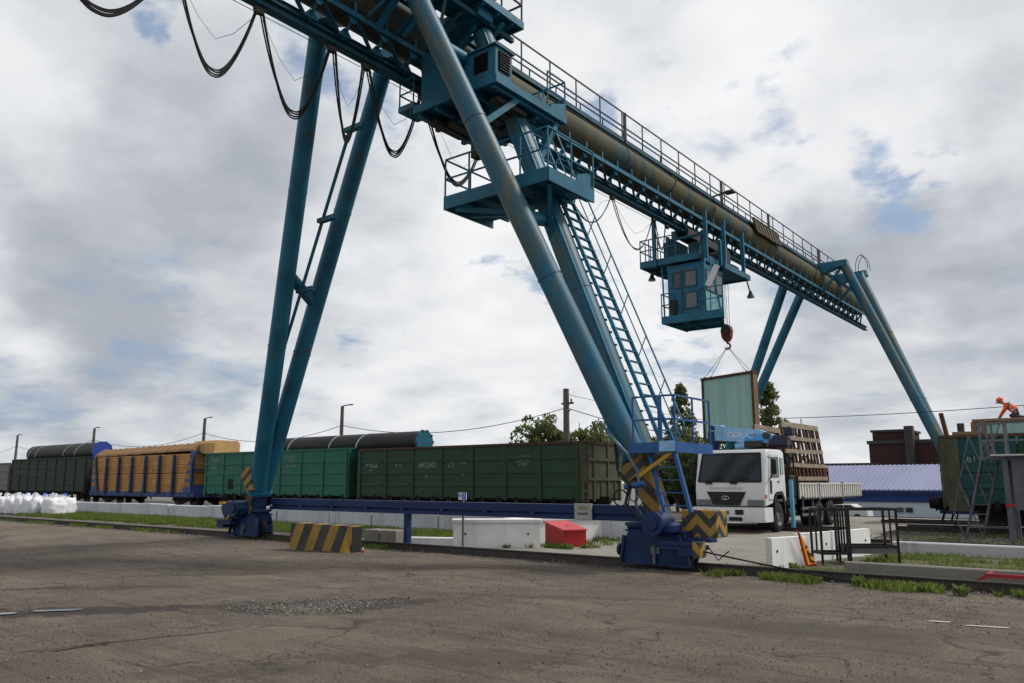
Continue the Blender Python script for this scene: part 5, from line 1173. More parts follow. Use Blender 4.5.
wblock('thin bluish concrete slab barrier on the grass behind the white one', (-17.3, 19.0), (-15.0, 20.0), .55, .2, conc_wall, False) if False else None
wblock('white concrete barrier by the orange warning sign, in front of the truck', (-5.9, 15.62), (-5.62, 16.78),.68, .14, conc_white, False)
wblock('white concrete barrier seen through the left side of the metal frame', (-5.95, 17.3), (-5.68, 18.55),.68, .14, conc_white, False)
wblock('white concrete barrier seen through the right side of the metal frame', (-5.66, 18.65), (-5.3, 20.3),.68, .14, conc_white, False)
# orange warning triangle leaning on barrier
sg = thing('warning_sign', 'worn orange warning triangle leaning against the white barrier', 'sign', (-5.62, 16.55, 0), math.atan2(1.2, .32))
g = MB().prism([(.06, .03), (.36, .03), (-.16, .66)], -.06, -.04, 1); o = g.build('sign_plate', sign_or, sg)
o = MB().prism([(.02, -.02), (.43, -.02), (-.22, .74)], -.038, -.03, 1).build('sign_border', red_m, sg)
g = MB().bar((.06, -.065, .30), (.16, -.065, .08), .04, .01, (0, 1, 0)).bar((.08, -.065, .26), (.22, -.065, .20), .03, .01, (0, 1, 0)).tube([(.03, -.062, .38), (.03, -.072, .38)], .03, 10).bar((.18, -.065, .1), (.28, -.065, .06), .04, .01, (0, 1, 0)); g.build('sign_figure', black_p, sg)
# striped block
sb = thing('striped_barrier', 'yellow and black striped concrete block at the yard edge', 'concrete block', (-17.05, 12.62, 0), R(9))
MB().prism([(0, 0), (2.0, 0), (2.0, .62), (.04, .66)], 0, .36, 1).build('block_body', stripe_block, sb)
MB().box((2.001, .01, .01), (2.012, .35, .6)).build('black_end', black_p, sb)
MB().prism([(1.72, 0.003), (1.98, 0.003), (1.88, .36)], -.03, -.003, 1).build('yellow_wedge', yellow_m, sb)
gb = thing('concrete_block', 'two bare grey concrete blocks right of the striped barrier', 'concrete block', (-16.55, 14.9, 0), R(4)) if False else None
for i, (lab) in enumerate(('bare grey concrete block just right of the striped barrier', 'second bare grey block, nearer the blue post')):
    o = MB().box((0, 0, -.05), (.60, .5, .40), ch=.02).build('concrete_block', conc_grey); o.location = (-16.95 + i * .63, 14.95 + .02 * i, 0); tag(o, lab, 'concrete block')
tc_ = thing('plastic_marker', 'small red and white plastic marker stub by the striped barrier', 'marker', (-14.85, 13.1, 0)); tc_.scale = (.55, .55, .55)
MB().tube([(0, 0, 0), (0, 0, .14)], .07, 12, .05).build('marker_base', red_m, tc_, True); MB().tube([(0, 0, .14), (0, 0, .24)], .05, 12, .03).build('marker_top', strap_m, tc_, True)
lg = MB().box((0, 0, 0), (1.55, .22, .22), ch=.02).build('concrete_beam', conc_white); lg.location = (-15.65, 15.35, 0); lg.rotation_euler = (0, 0, R(26)); tag(lg, 'low white concrete beam behind the blue post beside the big barrier', 'concrete beam')
# blue post
bpz = thing('blue_post', 'blue steel post standing under the crane tie beam', 'post', (-15.12, 14.82, 0)); MB().box((-.07, -.07, 0), (.07, .07, .855)).build('post_shaft', beam_blue, bpz); MB().box((-.12, -.12, 0), (.12, .12, .02)).build('base_plate', beam_blue, bpz)
# signs by the beam
s1 = thing('small_sign', 'small white and blue sign on a thin grey post', 'sign', (-13.55, 15.2, 0)); MB().box((-.02, -.02, 0), (.02, .02, 1.25)).build('sign_post', steel_grey, s1)
MB().box((-.13, -.04, 1.22), (.13, -.022, 1.40)).build('sign_plate', sign_white, s1); MB().box((.0, -.045, 1.23), (.12, -.041, 1.39)).build('blue_field', sign_blue, s1); text_obj('2', .13, sign_white, s1, (.06, -.05, 1.32), (R(90), 0, 0), 'sign_digit'); text_obj('ПП', .08, sign_blue, s1, (-.065, -.046, 1.32), (R(90), 0, 0), 'sign_letters')
s2 = thing('notice_board', 'pale notice board hung on the blue tie beam by the red box', 'sign', (-9.62, 14.66, .95)); MB().box((-.22, -.015, -.08), (.22, .02, .26)).build('board_plate', mat('pale_notice', (.33, .35, .33), .15, .7, wear=.2, wearcol=(.2, .22, .2)), s2)
text_obj('КРАН', .10, mat('ochre_print', (.35, .28, .08), .1, .7), s2, (0, -.022, .16), (R(90), 0, 0), 'notice_heading'); text_obj('В РАБОТЕ', .055, steel_dark, s2, (0, -.022, .04), (R(90), 0, 0), 'notice_text')
# red box
rb = thing('red_fire_box', 'red painted sand box with a sloping lid', 'box', (-12.9, 17.45, 0), R(-2))
rb.location = (-12.05, 17.42, 0); rb.rotation_euler = (0, 0, R(61))
MB().prism([(0, 0), (1.12, 0), (1.12, .58), (0, .42)], 0, .66, 0).build('box_body', red_m, rb)
MB().prism([(-.04, .418), (1.15, .588), (1.15, .616), (-.04, .446)], -.03, .69, 0).build('lid', mat('lit_red_lid', (.44, .05, .055), .12, .55), rb)  # lid red paler than the body: light on the top painted in
text_obj('63', .17, hook_m, rb, (.34, .42, .513), (R(8), 0, 0), 'lid_number')
# bags
def bag_mesh(sd):
    bm = bmesh.new(); bmesh.ops.create_cube(bm, size=1); bmesh.ops.subdivide_edges(bm, edges=bm.edges[:], cuts=7, use_grid_fill=True)
    for v in bm.verts:
        x, y, z = v.co; k = 1 + .09 * math.cos(z * math.pi) ; r = math.hypot(x, y) / .5
        q = Vector((x, y, 0)); 
        if r > 1.05: q *= 1 - .22 * (r - 1.05) / .36
        n = noise.noise(Vector((x * 4 + sd, y * 4, z * 4))) * .09 + noise.noise(Vector((x * 11 + sd, y * 11, z * 9))) * .05
        v.co = Vector((q.x * k * (1 + n), q.y * k * (1 + n), (z + .5) * .86 + (n * 1.6 if z > .3 else 0)))
        if z > .49: v.co.z += .10 * max(0, 1 - r * 1.1) + noise.noise(Vector((x * 7, y * 7 + sd, 1))) * .12
    me = bpy.data.meshes.new('sack_body'); bm.to_mesh(me); bm.free(); me.materials.append(bag_m)
    for p in me.polygons: p.use_smooth = True
    return me
bms = [bag_mesh(i * 3.3) for i in range(4)]
bag_labels = ['nearest one at the right end of the row', 'second from the right in the front row', 'third from the right in the front row', 'fourth from the right in the front row', 'fifth from the right in the front row', 'leftmost in the front row at the photo edge',
              'rear row, rightmost, with blue lining showing', 'rear row, second from the right end', 'rear row, third from the right, blue lining', 'rear row, fourth from the right end', 'rear row, fifth from the right, blue lining', 'rear row, leftmost one']
for i in range(12):
    rowb = i >= 6; k = i - 6 if rowb else i
    x = -44.6 - 1.12 * k - (.5 if rowb else 0); y = 17.75 + (1.15 if rowb else 0) + random.uniform(-.12, .12)
    if i == 0: y = 18.3
    b = thing('bulk_sack', 'white bulk sack, ' + bag_labels[i], 'sack', (x, y, 0), R(random.uniform(-14, 14)), 'white bulk sacks by the low wall'); s = random.uniform(.86, .98)
    inst(bms[i % 4], 'sack_body', b, (0, 0, 0), (0, 0, R(90 * (i % 4))), (s * 1.08, s * 1.08, s))
    MB().tube([(0, 0, .78), (.04, 0, .95), (.02, .03, 1.08)], [.16, .07, .11], 10).build('tied_neck', bagblue if (rowb and i % 2 == 0) else bag_m, b, True)
    g = MB()
    for sx, sy in ((-1, -1), (1, -1), (1, 1), (-1, 1)): g.tube([(sx * .38, sy * .38, .7), (sx * .4, sy * .36, 1.0), (sx * .3, sy * .3, 1.02), (sx * .3, sy * .38, .75)], .018, 5)
    g.build('lifting_strap', bag_m, b)
# metal frames at right
def cage(name, label, x0, x1, y0, y1, zt, zs, m=black_pl, shelf=conc_grey, rot=0., mids=2):
    t = thing(name, label, 'metal frame', ((x0 + x1) / 2, (y0 + y1) / 2, 0), rot); a, b = (x1 - x0) / 2, (y1 - y0) / 2
    pm = MB().box((-.02, -.02, 0), (.02, .02, zt)).mesh('leg', m)
    for sx in (-1, 1):
        for sy in (-1, 1): inst(pm, 'leg', t, (sx * a, sy * b, 0))
    g = MB()
    for z in (zt, zs):
        g = MB()
        for sy in (-1, 1): g.box((-a, sy * b - .022, z - .025), (a, sy * b + .022, z + .025))
        for sx in (-1, 1): g.box((sx * a - .022, -b, z - .024), (sx * a + .022, b, z + .024))
        g.build('frame_bar', m, t)
    pm2 = MB().box((-.015, -.015, zs), (.015, .015, zt)).mesh('upright', m)
    for i in range(mids): inst(pm2, 'upright', t, (a, -b + (2 * b) * (i + 1) / (mids + 1), 0)); inst(pm2, 'upright', t, (-a, -b + (2 * b) * (i + 1) / (mids + 1), 0))
    if shelf: MB().box((-a, -b, zs - .14), (a, b, zs - .03)).build('shelf', shelf, t)
    return t
cage('metal_frame', 'open black steel table frame with a shelf, right of the barriers', -4.82 - .52, -4.82 + .52, 18.16 - .3, 18.16 + .3, 1.10, .34, rot=R(38), mids=1, shelf=mat('grey_board', (.13, .12, .115), .2, .8))
cage('metal_frame', 'lower rusty steel frame left of the table frame', -5.36 - .29, -5.36 + .29, 17.5 - .28, 17.5 + .28, 1.10, .22, shelf=None, rot=R(38), mids=1)
MB_ = None
# slab / trough and red angle frame
sl = thing('concrete_trough', 'long low cracked concrete slab behind the crane rail', 'slab', (-4.45, 15.2, 0), R(1.5))
MB().box((0, 0, -.1), (4.4, .14, .26), ch=.02).build('slab_side', conc_grey, sl); MB().box((4.45, .0, -.1), (9.5, .14, .26), ch=.02).build('slab_side', conc_grey, sl); MB().box((.0, .7, -.1), (9.5, .82, .2), ch=.02).build('slab_back', conc_grey, sl)
rf = thing('red_angle_frame', 'low red steel angle frame by the rail at the right edge', 'frame', (-2.45, 14.75, 0))
MB().bar((0, 0, .03), (.3, 0, .22), .05).bar((.3, 0, .22), (5, 0, .22), .06).bar((1.0, 0, .0), (1.0, 0, .2), .05).bar((2.2, 0, .0), (2.2, 0, .2), .05).bar((.3, 0, .22), (.3, .4, .22), .05).build('frame_angle', mat('dull_red', (.30, .025, .03), .15, .6), rf)
# whitewashed kerb
kw = thing('whitewashed_kerb', 'worn white kerb of long concrete beams beside the empty track', 'kerb', (-5.1, 21.2, 0))
x = 0
for l in (3.2, 2.7, 3.0, 3.4, 3.0, 3.1): inst(MB().box((0, 0, -.05), (l - .04, .3, .25), ch=.025).mesh('kerb_beam', conc_curb), 'kerb_beam', kw, (x, random.uniform(-.03, .03), 0), (0, 0, R(random.uniform(-.4, .4)))); x += l
# ------------------------------------------------------------------ poles and wires
PY = 38.0; PXs = [-124.5, -104.3, -84.8, -64.1, -45.8, -26.0]
plabs = ['concrete lamp pole out past the left edge', 'leftmost lamp pole behind the olive wagon', 'lamp pole behind the black pipe load', 'lamp pole behind the timber wagon', 'lamp pole above the bright green wagon', 'thick wooden pole behind the nearest dark green wagon']
for i, x in enumerate(PXs):
    t = thing('utility_pole', plabs[i], 'pole', (x, PY, 0)); zt = 7.15 if i < 5 else 7.0
    MB().tube([(0, 0, 0), (0, 0, zt * .6), (0, 0, zt)], [.17, .145, .12] if i < 5 else [.2, .18, .17], 12).build('pole_shaft', pole_m, t, True)
    if i < 5:
        MB().tube([(0, 0, zt - .02), (.25, -.03, zt + .03), (1.0, -.1, zt + .05)], .04, 8).build('lamp_arm', steel_dark, t, True); MB().box((.85, -.18, zt + .0), (1.25, -.02, zt + .08), ch=.02).build('lamp_head', steel_dark, t)
    else:
        MB().box((-.3, -.06, zt - .9), (.5, .06, zt - .8)).tube([(.35, 0, zt - .8), (.35, 0, zt - .6)], .05, 8).tube([(.1, 0, zt - 1.4), (.32, 0, zt - 1.2)], .03, 6).build('crossarm', steel_dark, t)
def wire(label, a, b, sag, r=.022):
    pts = [(a[0] + (b[0] - a[0]) * t, a[1] + (b[1] - a[1]) * t, a[2] + (b[2] - a[2]) * t - sag * 4 * t * (1 - t)) for t in [i / 20 for i in range(21)]]
    tag(MB().tube(pts, r, 5).build('overhead_wire', cable_m, None, True), label, 'wire')
WZ = [5.9, 5.9, 6.0, 5.9, 5.75, 5.9]
for i in range(5): wire('sagging wire from the %s to the next pole' % plabs[i], (PXs[i], PY, WZ[i]), (PXs[i + 1], PY, WZ[i + 1]), .95)
wire('sagging wire from the thick wooden pole towards the truck', (-26, PY, 5.9), (-14.5, PY + 4, 3.6), .5)
wire('thin upper wire from the thick wooden pole', (-26, PY, 6.7), (-13.5, PY + 4, 4.3), .3, .012)
wire('long pale wire crossing above the factory roof', (-16, PY, 4.75), (12, PY + 1, 6.0), .55, .016)
wire('short lower wire above the worker at the right edge', (-3.3, PY - 4, 4.35), (12, PY - 3, 4.6), .1, .014)
# ------------------------------------------------------------------ trees
def leaf_mat(name, c1, c2):
    m, t, b = newmat(name); oi = N(t, 'ShaderNodeNewGeometry')
    n1 = tex(t, .9, 3); c = mixc(t, oi.outputs['Random Per Island'], c1, c2); c = mixc(t, maprange(t, n1, .35, .65, 0, .5), c, tuple(x * .6 for x in c1))
    t.links.new(c, b.inputs['Base Color']); b.inputs['Roughness'].default_value = .6; b.inputs['Specular IOR Level'].default_value = .3
    tr = N(t, 'ShaderNodeBsdfTranslucent'); t.links.new(c, tr.inputs[0]); mx = N(t, 'ShaderNodeMixShader'); mx.inputs[0].default_value = .5
    t.links.new(b.outputs[0], mx.inputs[1]); t.links.new(tr.outputs[0], mx.inputs[2]); t.links.new(mx.outputs[0], t.nodes['Material Output'].inputs[0])
    return m
leaf_a = leaf_mat('olive_foliage', (.09, .115, .04), (.19, .21, .08)); leaf_b = leaf_mat('dark_foliage', (.045, .07, .025), (.10, .13, .042)); leaf_c = leaf_mat('fresh_foliage', (.08, .12, .03), (.16, .20, .065))
def crown_mesh(seed, h, rad, z0, nleaf, kind='round', leafm=leaf_a, ls=.16, nclump=60):
    r = np.random.default_rng(seed); cl = []
    for i in range(nclump):
        t = r.random(); a = r.random() * 2 * math.pi
        if kind == 'cone': rr = rad * (1 - t) ** .8 * (.35 + .65 * math.sqrt(r.random())); z = z0 + (h - z0) * t; cr = .3 + .45 * (1 - t)
        else: ph = math.acos(1 - 2 * r.random()); q = r.random() ** .35; rr = rad * math.sin(ph) * q; z = z0 + (h - z0) * (.5 + .5 * math.cos(ph) * q); cr = .35 + .4 * r.random()
        cl.append((rr * math.cos(a), rr * math.sin(a), z, cr * rad / 2.2))
    cl = np.array(cl); idx = r.integers(0, nclump, nleaf); d = r.normal(size=(nleaf, 3)); d /= np.linalg.norm(d, axis=1)[:, None]; d *= (r.random(nleaf) ** .4)[:, None]
    P = cl[idx, :3] + d * cl[idx, 3:4] * np.array([1.1, 1.1, .8]); A = r.normal(size=(nleaf, 3)); A /= np.linalg.norm(A, axis=1)[:, None]; B = np.cross(A, r.normal(size=(nleaf, 3))); B /= np.linalg.norm(B, axis=1)[:, None]
    s = ls * (.6 + .8 * r.random(nleaf))[:, None]; V = np.stack([P - A * s, P + B * s * .5, P + A * s, P - B * s * .5], 1).reshape(-1, 3)
    me = bpy.data.meshes.new('crown'); me.from_pydata(V.tolist(), [], np.arange(nleaf * 4).reshape(-1, 4).tolist()); me.materials.append(leafm); return me, cl
def tree_meshes(seed, h, rad, z0, nleaf, kind, leafm, ls=.16, ncl=60):
    cme, cl = crown_mesh(seed, h, rad, z0, nleaf, kind, leafm, ls, ncl); g = MB(); rr = random.Random(seed)
    tp = [(0, 0, 0)]; 
    for i in range(1, 7): tp.append((rr.uniform(-.1, .1) * i * .4, rr.uniform(-.1, .1) * i * .4, h * .93 * i / 6))
    g.tube(tp, [.16 * h / 7 * (1 - .14 * i) for i in range(7)], 10)
    for c in cl[::2]:
        zb = max(z0 * .6, c[2] - rr.uniform(.5, 1.4)); k = min(5, int(zb / (h * .93) * 6)); f = zb / (h * .93) * 6 - k; b0 = lerp(tp[k], tp[k + 1], f)
        g.tube([b0, ((b0[0] + c[0]) / 2, (b0[1] + c[1]) / 2, (b0[2] + c[2]) / 2 + .1), (c[0], c[1], c[2])], [.05 * h / 7, .03, .012], 5)
    return cme, g.mesh('trunk', bark_m, True)
TM = [tree_meshes(1, 6.2, 2.2, 1.4, 3300, 'round', leaf_a), tree_meshes(2, 7.2, 2.0, 1.6, 3300, 'round', leaf_a), tree_meshes(3, 10.2, 2.4, 1.5, 3000, 'cone', leaf_a, .17, 60), tree_meshes(4, 5.0, 2.4, .6, 5000, 'round', leaf_b), tree_meshes(5, 6.8, 1.9, 1.2, 2400, 'round', leaf_c)]
def tree(kind, x, y, s, label, name='broadleaf_tree'):
    t = thing(name, label, 'tree', (x, y, terrain(x, y)), R(random.uniform(0, 360)), 'trees beyond the tracks'); inst(TM[kind][0], 'crown', t, (0, 0, 0), (0, 0, 0), (s, s, s)); inst(TM[kind][1], 'trunk', t, (0, 0, 0), (0, 0, 0), (s, s, s)); return t
TREES = [(4, -33.9, 45.5, 1.0, 'pale leafed tree just left of the wooden pole'), (1, -32.6, 46, .90, 'thin crowned tree directly behind the wooden pole'), (4, -30.6, 46.5, .93, 'pale leafed tree right of the wooden pole'), (0, -28.8, 47, .95, 'loose crowned tree between the pole and the crane leg'),
         (2, -27.7, 56, .96, 'narrow tall tree left of the hanging glass crate'), (2, -26.0, 58, .8, 'slim conifer behind the low stair platform'), (2, -24.2, 60, 1.0, 'pointed tree right behind the hanging glass crate'), (2, -22.6, 61, 1.02, 'pointed tree just right of the hanging glass crate'), (1, -25.4, 62, 1.0, 'round tree hidden partly by the glass crate'),
         (3, -21.5, 44.5, .8, 'dark bush behind the striped crane leg'), (3, -19.2, 45.5, .9, 'dark bush seen through the ladder'), (3, -24.5, 50, 1.0, 'dark bush behind the stair platform'), (3, -17.4, 47, .85, 'dark bush behind the truck cab'), (0, -23.8, 47.2, .85, 'olive tree behind the stair platform'), (1, -21, 53, .8, 'olive tree behind the truck boom'),
         (3, -125, 60, 1.2, 'far bush at the left edge above the grey wagon'), (0, -118, 62, 1.1, 'far tree at the left above the grey wagon'), (3, -110, 62, 1.1, 'far bush behind the leftmost lamp pole'), (0, -134, 58, 1.2, 'farthest left tree beyond the wagons'), (3, -101, 64, 1.1, 'far bush right of the leftmost lamp pole'), (3, -142, 60, 1.3, 'far bush past the left photo edge')]
for t in TREES: tree(t[0], t[1], t[2], t[3], t[4], 'conifer_tree' if t[0] == 2 else ('bush' if t[0] == 3 else 'broadleaf_tree'))
# ------------------------------------------------------------------ buildings
GZ = -1.56
bh = thing('blue_hall', 'long blue hall with lavender ribbed metal roof behind the truck', 'building', (-20, 78, GZ)); bx0, bx1 = -14., 14.
H_e = .97 - GZ; H_r = 3.25 - GZ; MB().box((bx0, 0, 0), (bx1, 12, 1.62)).build('lower_wall', wall_white, bh)
g = MB().box((bx0, -.05, 1.62), (bx1, 12, H_e))
g.build('upper_wall', wall_blue, bh)
g = MB()
for i in range(140): x = bx0 + .1 + i * .2; g.box((x, -.09, 1.72), (x + .08, -.045, H_e - .05))
g.build('wall_corrugation', wall_blue, bh)['kind'] = 'stuff'
g = MB().prism([(-.5, H_e - .05), (6, H_r), (6, H_r + .06), (-.5, H_e + .03)], bx0 - .3, bx1 + .3, 0).prism([(12.5, H_e - .05), (6.003, H_r), (6.003, H_r + .06), (12.5, H_e + .03)], bx0 - .3, bx1 + .3, 0); rf_ = g.build('roof', lav_roof, bh)
g = MB()
for i in range(70): x = bx0 - .2 + i * .405; g.prism([(-.5, H_e + .02), (6, H_r + .05), (6, H_r + .12), (-.5, H_e + .09)], x, x + .1, 0)
g.build('roof_rib', lav_roof, rf_)['kind'] = 'stuff'
MB().box((bx0 - .3, -.55, H_e - .14), (bx1 + .3, -.44, H_e - .02)).build('gutter', navy_trim, bh); MB().box((bx0, -.12, 1.5), (bx1, -.02, 1.62)).build('wall_band', navy_trim, bh); MB().box((bx0, -.08, 0), (bx1, -.0, .2)).build('plinth', wall_blue, bh)
for x in (2.0, 2.75, -5, -4.2):
    f = MB().box((x, -.06, .55), (x + .68, -.004, 1.08)).build('window', wall_white, bh); MB().box((x + .05, -.075, .6), (x + .63, -.062, 1.03)).build('pane', glass_dark, f)
MB().tube([(bx0 + 3.3, 5.5, H_r), (bx0 + 3.3, 5.5, H_r + .5)], .3, 12).tube([(bx0 + 3.3, 5.5, H_r + .45), (bx0 + 3.3, 5.5, H_r + .6)], .45, 12).build('roof_vent', steel_dark, bh, True)
fa = thing('brick_factory', 'dark maroon brick factory with chimneys beyond the blue hall', 'building', (-22.8, 115, GZ))
MB().box((-6.5, 0, 0), (14, 14, 8.3)).build('wall', brick_m, fa); MB().box((-6.7, -.2, 8.3), (14.2, 14.2, 8.75)).build('roof_edge', brick_dk, fa)
MB().box((-6.1, 0.6, 8.75), (-1.8, 8, 9.9)).build('upper_storey', brick_m, fa); MB().box((-6.3, .4, 9.9), (-1.6, 8.2, 10.2)).build('roof_edge', brick_dk, fa)
MB().box((-1.75, -1.2, 0), (-.75, .0, 10.5)).build('chimney', brick_dk, fa)
MB().box((-15, -1, 0), (-5, 10, 5.8)).build('side_wing', brick_dk, fa)
for x in (-1.2, 1.0, 6.5, 8.5, 10.5): MB().box((x, -.12, 1), (x + .3, -.003, 8.2)).build('pilaster', brick_m, fa)
for i in range(4): f = MB().box((5.6 + i * 2, -.08, 3.5), (6.4 + i * 2, -.002, 7.2)).build('window', brick_dk, fa); MB().box((5.7 + i * 2, -.1, 3.6), (6.3 + i * 2, -.082, 7.1)).build('pane', glass_dark, f)
for x in (4.1, 4.8): MB().box((x, 1, 8.7), (x + .7, 2, 10.7 if x < 4.5 else 9.6)).build('chimney', brick_dk, fa)
# white parked car by the hall
cr = thing('parked_car', 'white parked car in front of the blue hall', 'car', (-20.8, 72, terrain(-20, 72)), 0)
ringed([(-.1, 0)], 0, 1) if False else None
bodyp = [(-2.2, .3), (-2.25, .7), (-1.9, .88), (-1.05, .95), (-.45, 1.38), (.9, 1.42), (1.6, 1.0), (2.15, .95), (2.2, .35)]
g = MB(); 
rg = [(-.85, .95), (-.8, 1.), (.8, 1.), (.85, .95)]
vs = [(x * s, yy, .3 + (z - .3) * s) for yy, s in rg for x, z in bodyp]; n = len(bodyp); fs = [(i * n + k, i * n + (k + 1) % n, (i + 1) * n + (k + 1) % n, (i + 1) * n + k) for i in range(3) for k in range(n)] + [tuple(range(n))[::-1], tuple(3 * n + k for k in range(n))]
g.add(vs, fs); g.build('body', white_m, cr, True)
MB().prism([(-.9, .98), (-.42, 1.32), (.25, 1.35), (.25, .98)], -.83, -.87, 1).prism([(.33, .98), (.33, 1.35), (.85, 1.34), (1.35, 1.0)], -.83, -.87, 1).build('side_window', glass_dark, cr)
cwm = MB().tube([(0, -.1, 0), (0, .1, 0)], .32, 18).mesh('wheel', rubber, True)
for x in (-1.4, 1.35):
    for y in (-.78, .78): inst(cwm, 'wheel', cr, (x, y, .32))
# ------------------------------------------------------------------ markings, puddle, gravel, grass
def marking(label, poly): 
    me = bpy.data.meshes.new('road_marking'); me.from_pydata([(x, y, yard_h(x, y) + .010) for x, y in poly], [], [tuple(range(len(poly)))]); me.materials.append(paint_white)
    if me.polygons[0].normal.z < 0: me.flip_normals()
    o = bpy.data.objects.new('road_marking', me); COL.objects.link(o); tag(o, kind='structure')
marking('', [(-2.28, 10.95), (-2.07, 11.03), (-2.05, 11.10), (-2.27, 11.03)]); marking('', [(-1.88, 10.90), (-1.46, 11.0), (-1.44, 11.08), (-1.86, 10.98)])
water = glassmat('puddle_water', (.02, .02, .018), .10, .45)
def blob(name, cx, cy, sx, sy, a, z, m):
    n = 48; vs = [(cx, cy, z)]
    for i in range(n):
        t = 2 * math.pi * i / n; r = 1 + .35 * noise.noise(Vector((math.cos(t) * 1.6, math.sin(t) * 1.6, cx))); x = sx * r * math.cos(t); y = sy * r * math.sin(t)
        vs.append((cx + x * math.cos(a) - y * math.sin(a), cy + x * math.sin(a) + y * math.cos(a), z))
    me = bpy.data.meshes.new(name); me.from_pydata(vs, [], [(0, 1 + i, 1 + (i + 1) % n) for i in range(n)]); me.materials.append(m); o = bpy.data.objects.new(name, me); COL.objects.link(o); tag(o, kind='structure')
blob('puddle', -11.37, 4.85, .32, .085, R(52), bumps(-11.37, 4.85) + .012, water); blob('puddle', -11.62, 4.25, .2, .08, R(60), bumps(-11.65, 4.3) + .012, water)
def stones(name, n, fn, smin, smax, m, zf):
    V = []; F = []; base = np.array([(1, 0, 0), (-1, 0, 0), (0, 1, 0), (0, -1, 0), (0, 0, 1), (0, 0, -.6)], float); fc = [(0, 2, 4), (2, 1, 4), (1, 3, 4), (3, 0, 4), (2, 0, 5), (1, 2, 5), (3, 1, 5), (0, 3, 5)]
    for i in range(n):
        x, y = fn(); s = random.uniform(smin, smax) * (1 if random.random() > .1 else 1.7); b = base * (s * (.7 + .6 * rng.random((6, 1)))); a = random.uniform(0, 6.28); c, d = math.cos(a), math.sin(a)
        b = np.stack([b[:, 0] * c - b[:, 1] * d * .7, b[:, 0] * d + b[:, 1] * c * .7, b[:, 2] * .7], 1) + np.array([x, y, zf(x, y) + s * .25]); o = len(V); V += b.tolist(); F += [tuple(k + o for k in f) for f in fc]
    me = bpy.data.meshes.new(name); me.from_pydata(V, [], F); me.materials.append(m); ob = bpy.data.objects.new(name, me); COL.objects.link(ob); tag(ob, kind='stuff'); return ob
stone_m, t_, b_ = newmat('crushed_stone'); gi = N(t_, 'ShaderNodeNewGeometry'); t_.links.new(mixc(t_, gi.outputs['Random Per Island'], (.04, .035, .031), (.19, .17, .15)), b_.inputs['Base Color']); b_.inputs['Roughness'].default_value = .9
def pot():
    while 1:
        u, v = random.gauss(0, .55), random.gauss(0, .30)
        if abs(u) < 1.5: break
    a = R(47); return -9.15 + u * math.cos(a) - v * math.sin(a), 7.15 + u * math.sin(a) + v * math.cos(a)
stones('pothole_gravel', 2600, pot, .006, .02, stone_m, yard_h)
def scat():
    while 1:
        x, y = random.uniform(-22, 2), random.uniform(2.5, 13.9)
        if noise.noise(Vector((x * .6, y * .6, 4))) + random.uniform(-.4, .4) > .05: return x, y
stones('loose_grit', 26000, scat, .004, .013, stone_m, yard_h)
stones('edge_gravel', 5000, lambda: (random.uniform(-45, 3), 13.75 + abs(random.gauss(0, .5))), .008, .024, stone_m, lambda x, y: 0.0)
stones('track_gravel', 9000, lambda: (random.choice((random.uniform(-7, 6), random.uniform(-6, 4))), random.uniform(21.6, 29.8)), .015, .04, stone_m, lambda x, y: -.02)
grass_m = leaf_mat('grass_blades', (.10, .15, .025), (.22, .27, .07))
def grass(name, n, fn, h0, h1, dry=None):
    P = []; 
    for i in range(n):
        q = fn()
        if q: P.append(q)
    P = np.array(P); n = len(P); a = rng.random(n) * 6.283; h = h0 + (h1 - h0) * rng.random(n) ** 1.5; w = .006 + .007 * rng.random(n); lean = h * (.2 + .6 * rng.random(n)); la = rng.random(n) * 6.283
    dx, dy = np.cos(a) * w, np.sin(a) * w; z0 = np.full(n, -.02)
    V = np.stack([np.stack([P[:, 0] - dx, P[:, 1] - dy, z0], 1), np.stack([P[:, 0] + dx, P[:, 1] + dy, z0], 1), np.stack([P[:, 0] + np.cos(la) * lean * .4 + dx * .6, P[:, 1] + np.sin(la) * lean * .4 + dy * .6, h * .6], 1), np.stack([P[:, 0] + np.cos(la) * lean, P[:, 1] + np.sin(la) * lean, h], 1)], 1).reshape(-1, 3)
    me = bpy.data.meshes.new(name); me.from_pydata(V.tolist(), [], np.arange(n * 4).reshape(-1, 4).tolist()); me.materials.append(grass_m); o = bpy.data.objects.new(name, me); COL.objects.link(o); return tag(o, kind='stuff')
def clump(x, y, th, f=.9): return noise.noise(Vector((x * f, y * f * 1.5, 7))) + .5 * noise.noise(Vector((x * 3.1, y * 3.1, 2))) > th
def gl():
    x = random.uniform(-46, -14.2); y = random.uniform(16.7, 20.3)
    if y < 18 and x > -15.4: return None
    return (x, y) if clump(x, y, -.28 if y > 17.4 else -.02) else None
grass('grass', 70000, gl, .05, .17)
def gr():
    x = random.uniform(-6.9, 3); y = random.choice((random.uniform(14.8, 15.15), random.uniform(15.4, 20.9)))
    if x < -5.0 and not (y < 15.5 + (x + 6.9) * .5): return None
    return (x, y) if clump(x, y, -.06) else None
grass('grass', 52000, gr, .02, .11)
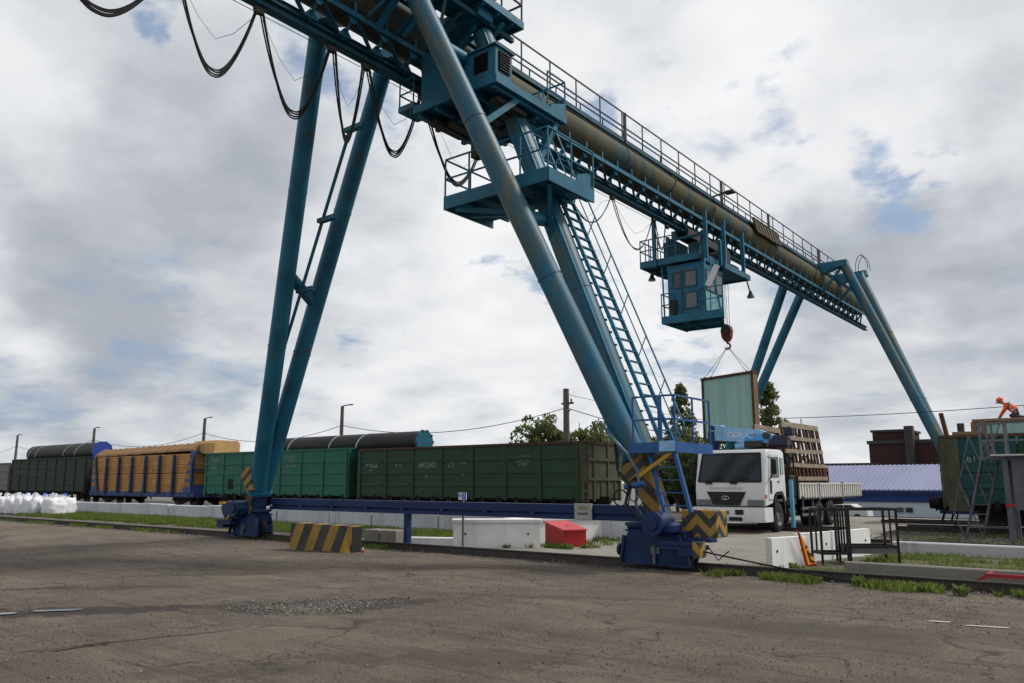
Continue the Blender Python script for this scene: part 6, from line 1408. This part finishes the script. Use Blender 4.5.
def ge():
    x = random.uniform(-6.4, 3.5); y = 14.1 - abs(random.gauss(0, .22)); return (x, y) if clump(x, y, -.02, 1.1) else None
grass('grass', 16000, ge, .03, .15)
def gl2():
    x = random.uniform(-40, -15.2); y = 14.25 + random.gauss(0, .16); return (x, y) if clump(x, y, .12, .6) else None
grass('grass', 12000, gl2, .03, .14)
def gw():
    x, y = random.choice((((random.uniform(-13.6, -11.4)), random.uniform(16.7, 17.7)), (random.uniform(-13.1, -11.2), random.uniform(17.5, 23.5)), (random.uniform(-14, -12.6), random.uniform(19.5, 27))))
    if x > -12.4 and 17.0 > y: return None
    return (x, y) if clump(x, y, -.05, 1.2) and not (-12.9 < x < -11.6 and 17.5 < y < 18.5) and x < -11.0 - (y - 17) * .25 else None
grass('grass', 16000, gw, .04, .15)
def gt():
    x = random.uniform(-6.2, 5); y = random.uniform(21.6, 30.5); return (x, y) if clump(x, y, .12) else None
grass('grass', 20000, gt, .02, .10)
def weed(x, y, s):
    g = MB(); rr = random.Random(int(x * 100))
    for i in range(26):
        a = rr.uniform(0, 6.28); l = s * rr.uniform(.5, 1); b = Vector((x + rr.uniform(-s, s) * .35, y + rr.uniform(-s, s) * .35, 0)); tip = b + Vector((math.cos(a) * l * .6, math.sin(a) * l * .6, l * rr.uniform(.4, .9))); side = Vector((-math.sin(a), math.cos(a), 0)) * l * .22; m_ = b.lerp(tip, .55) + Vector((0, 0, l * .12))
        g.add([b, m_ - side, tip, m_ + side], [(0, 1, 2), (0, 2, 3)])
    return g
for x, y, s, lab in ((-13.1, 16.35, .16, 'small weed at the foot of the big white barrier'), (-5.55, 15.75, .18, 'weed at the near foot of the barrier by the orange sign'), (-11.7, 17.2, .14, 'tiny weed in front of the red box'), (-3.85, 13.95, .26, 'leafy weed clump by the rail below the concrete slab'), (-3.0, 13.9, .2, 'smaller leafy weed right of the bigger clump by the rail'), (-2.35, 13.75, .24, 'leafy weed at the yard edge near the red frame')):
    tag(weed(x, y, s).build('weed', leaf_c), lab, 'weed')
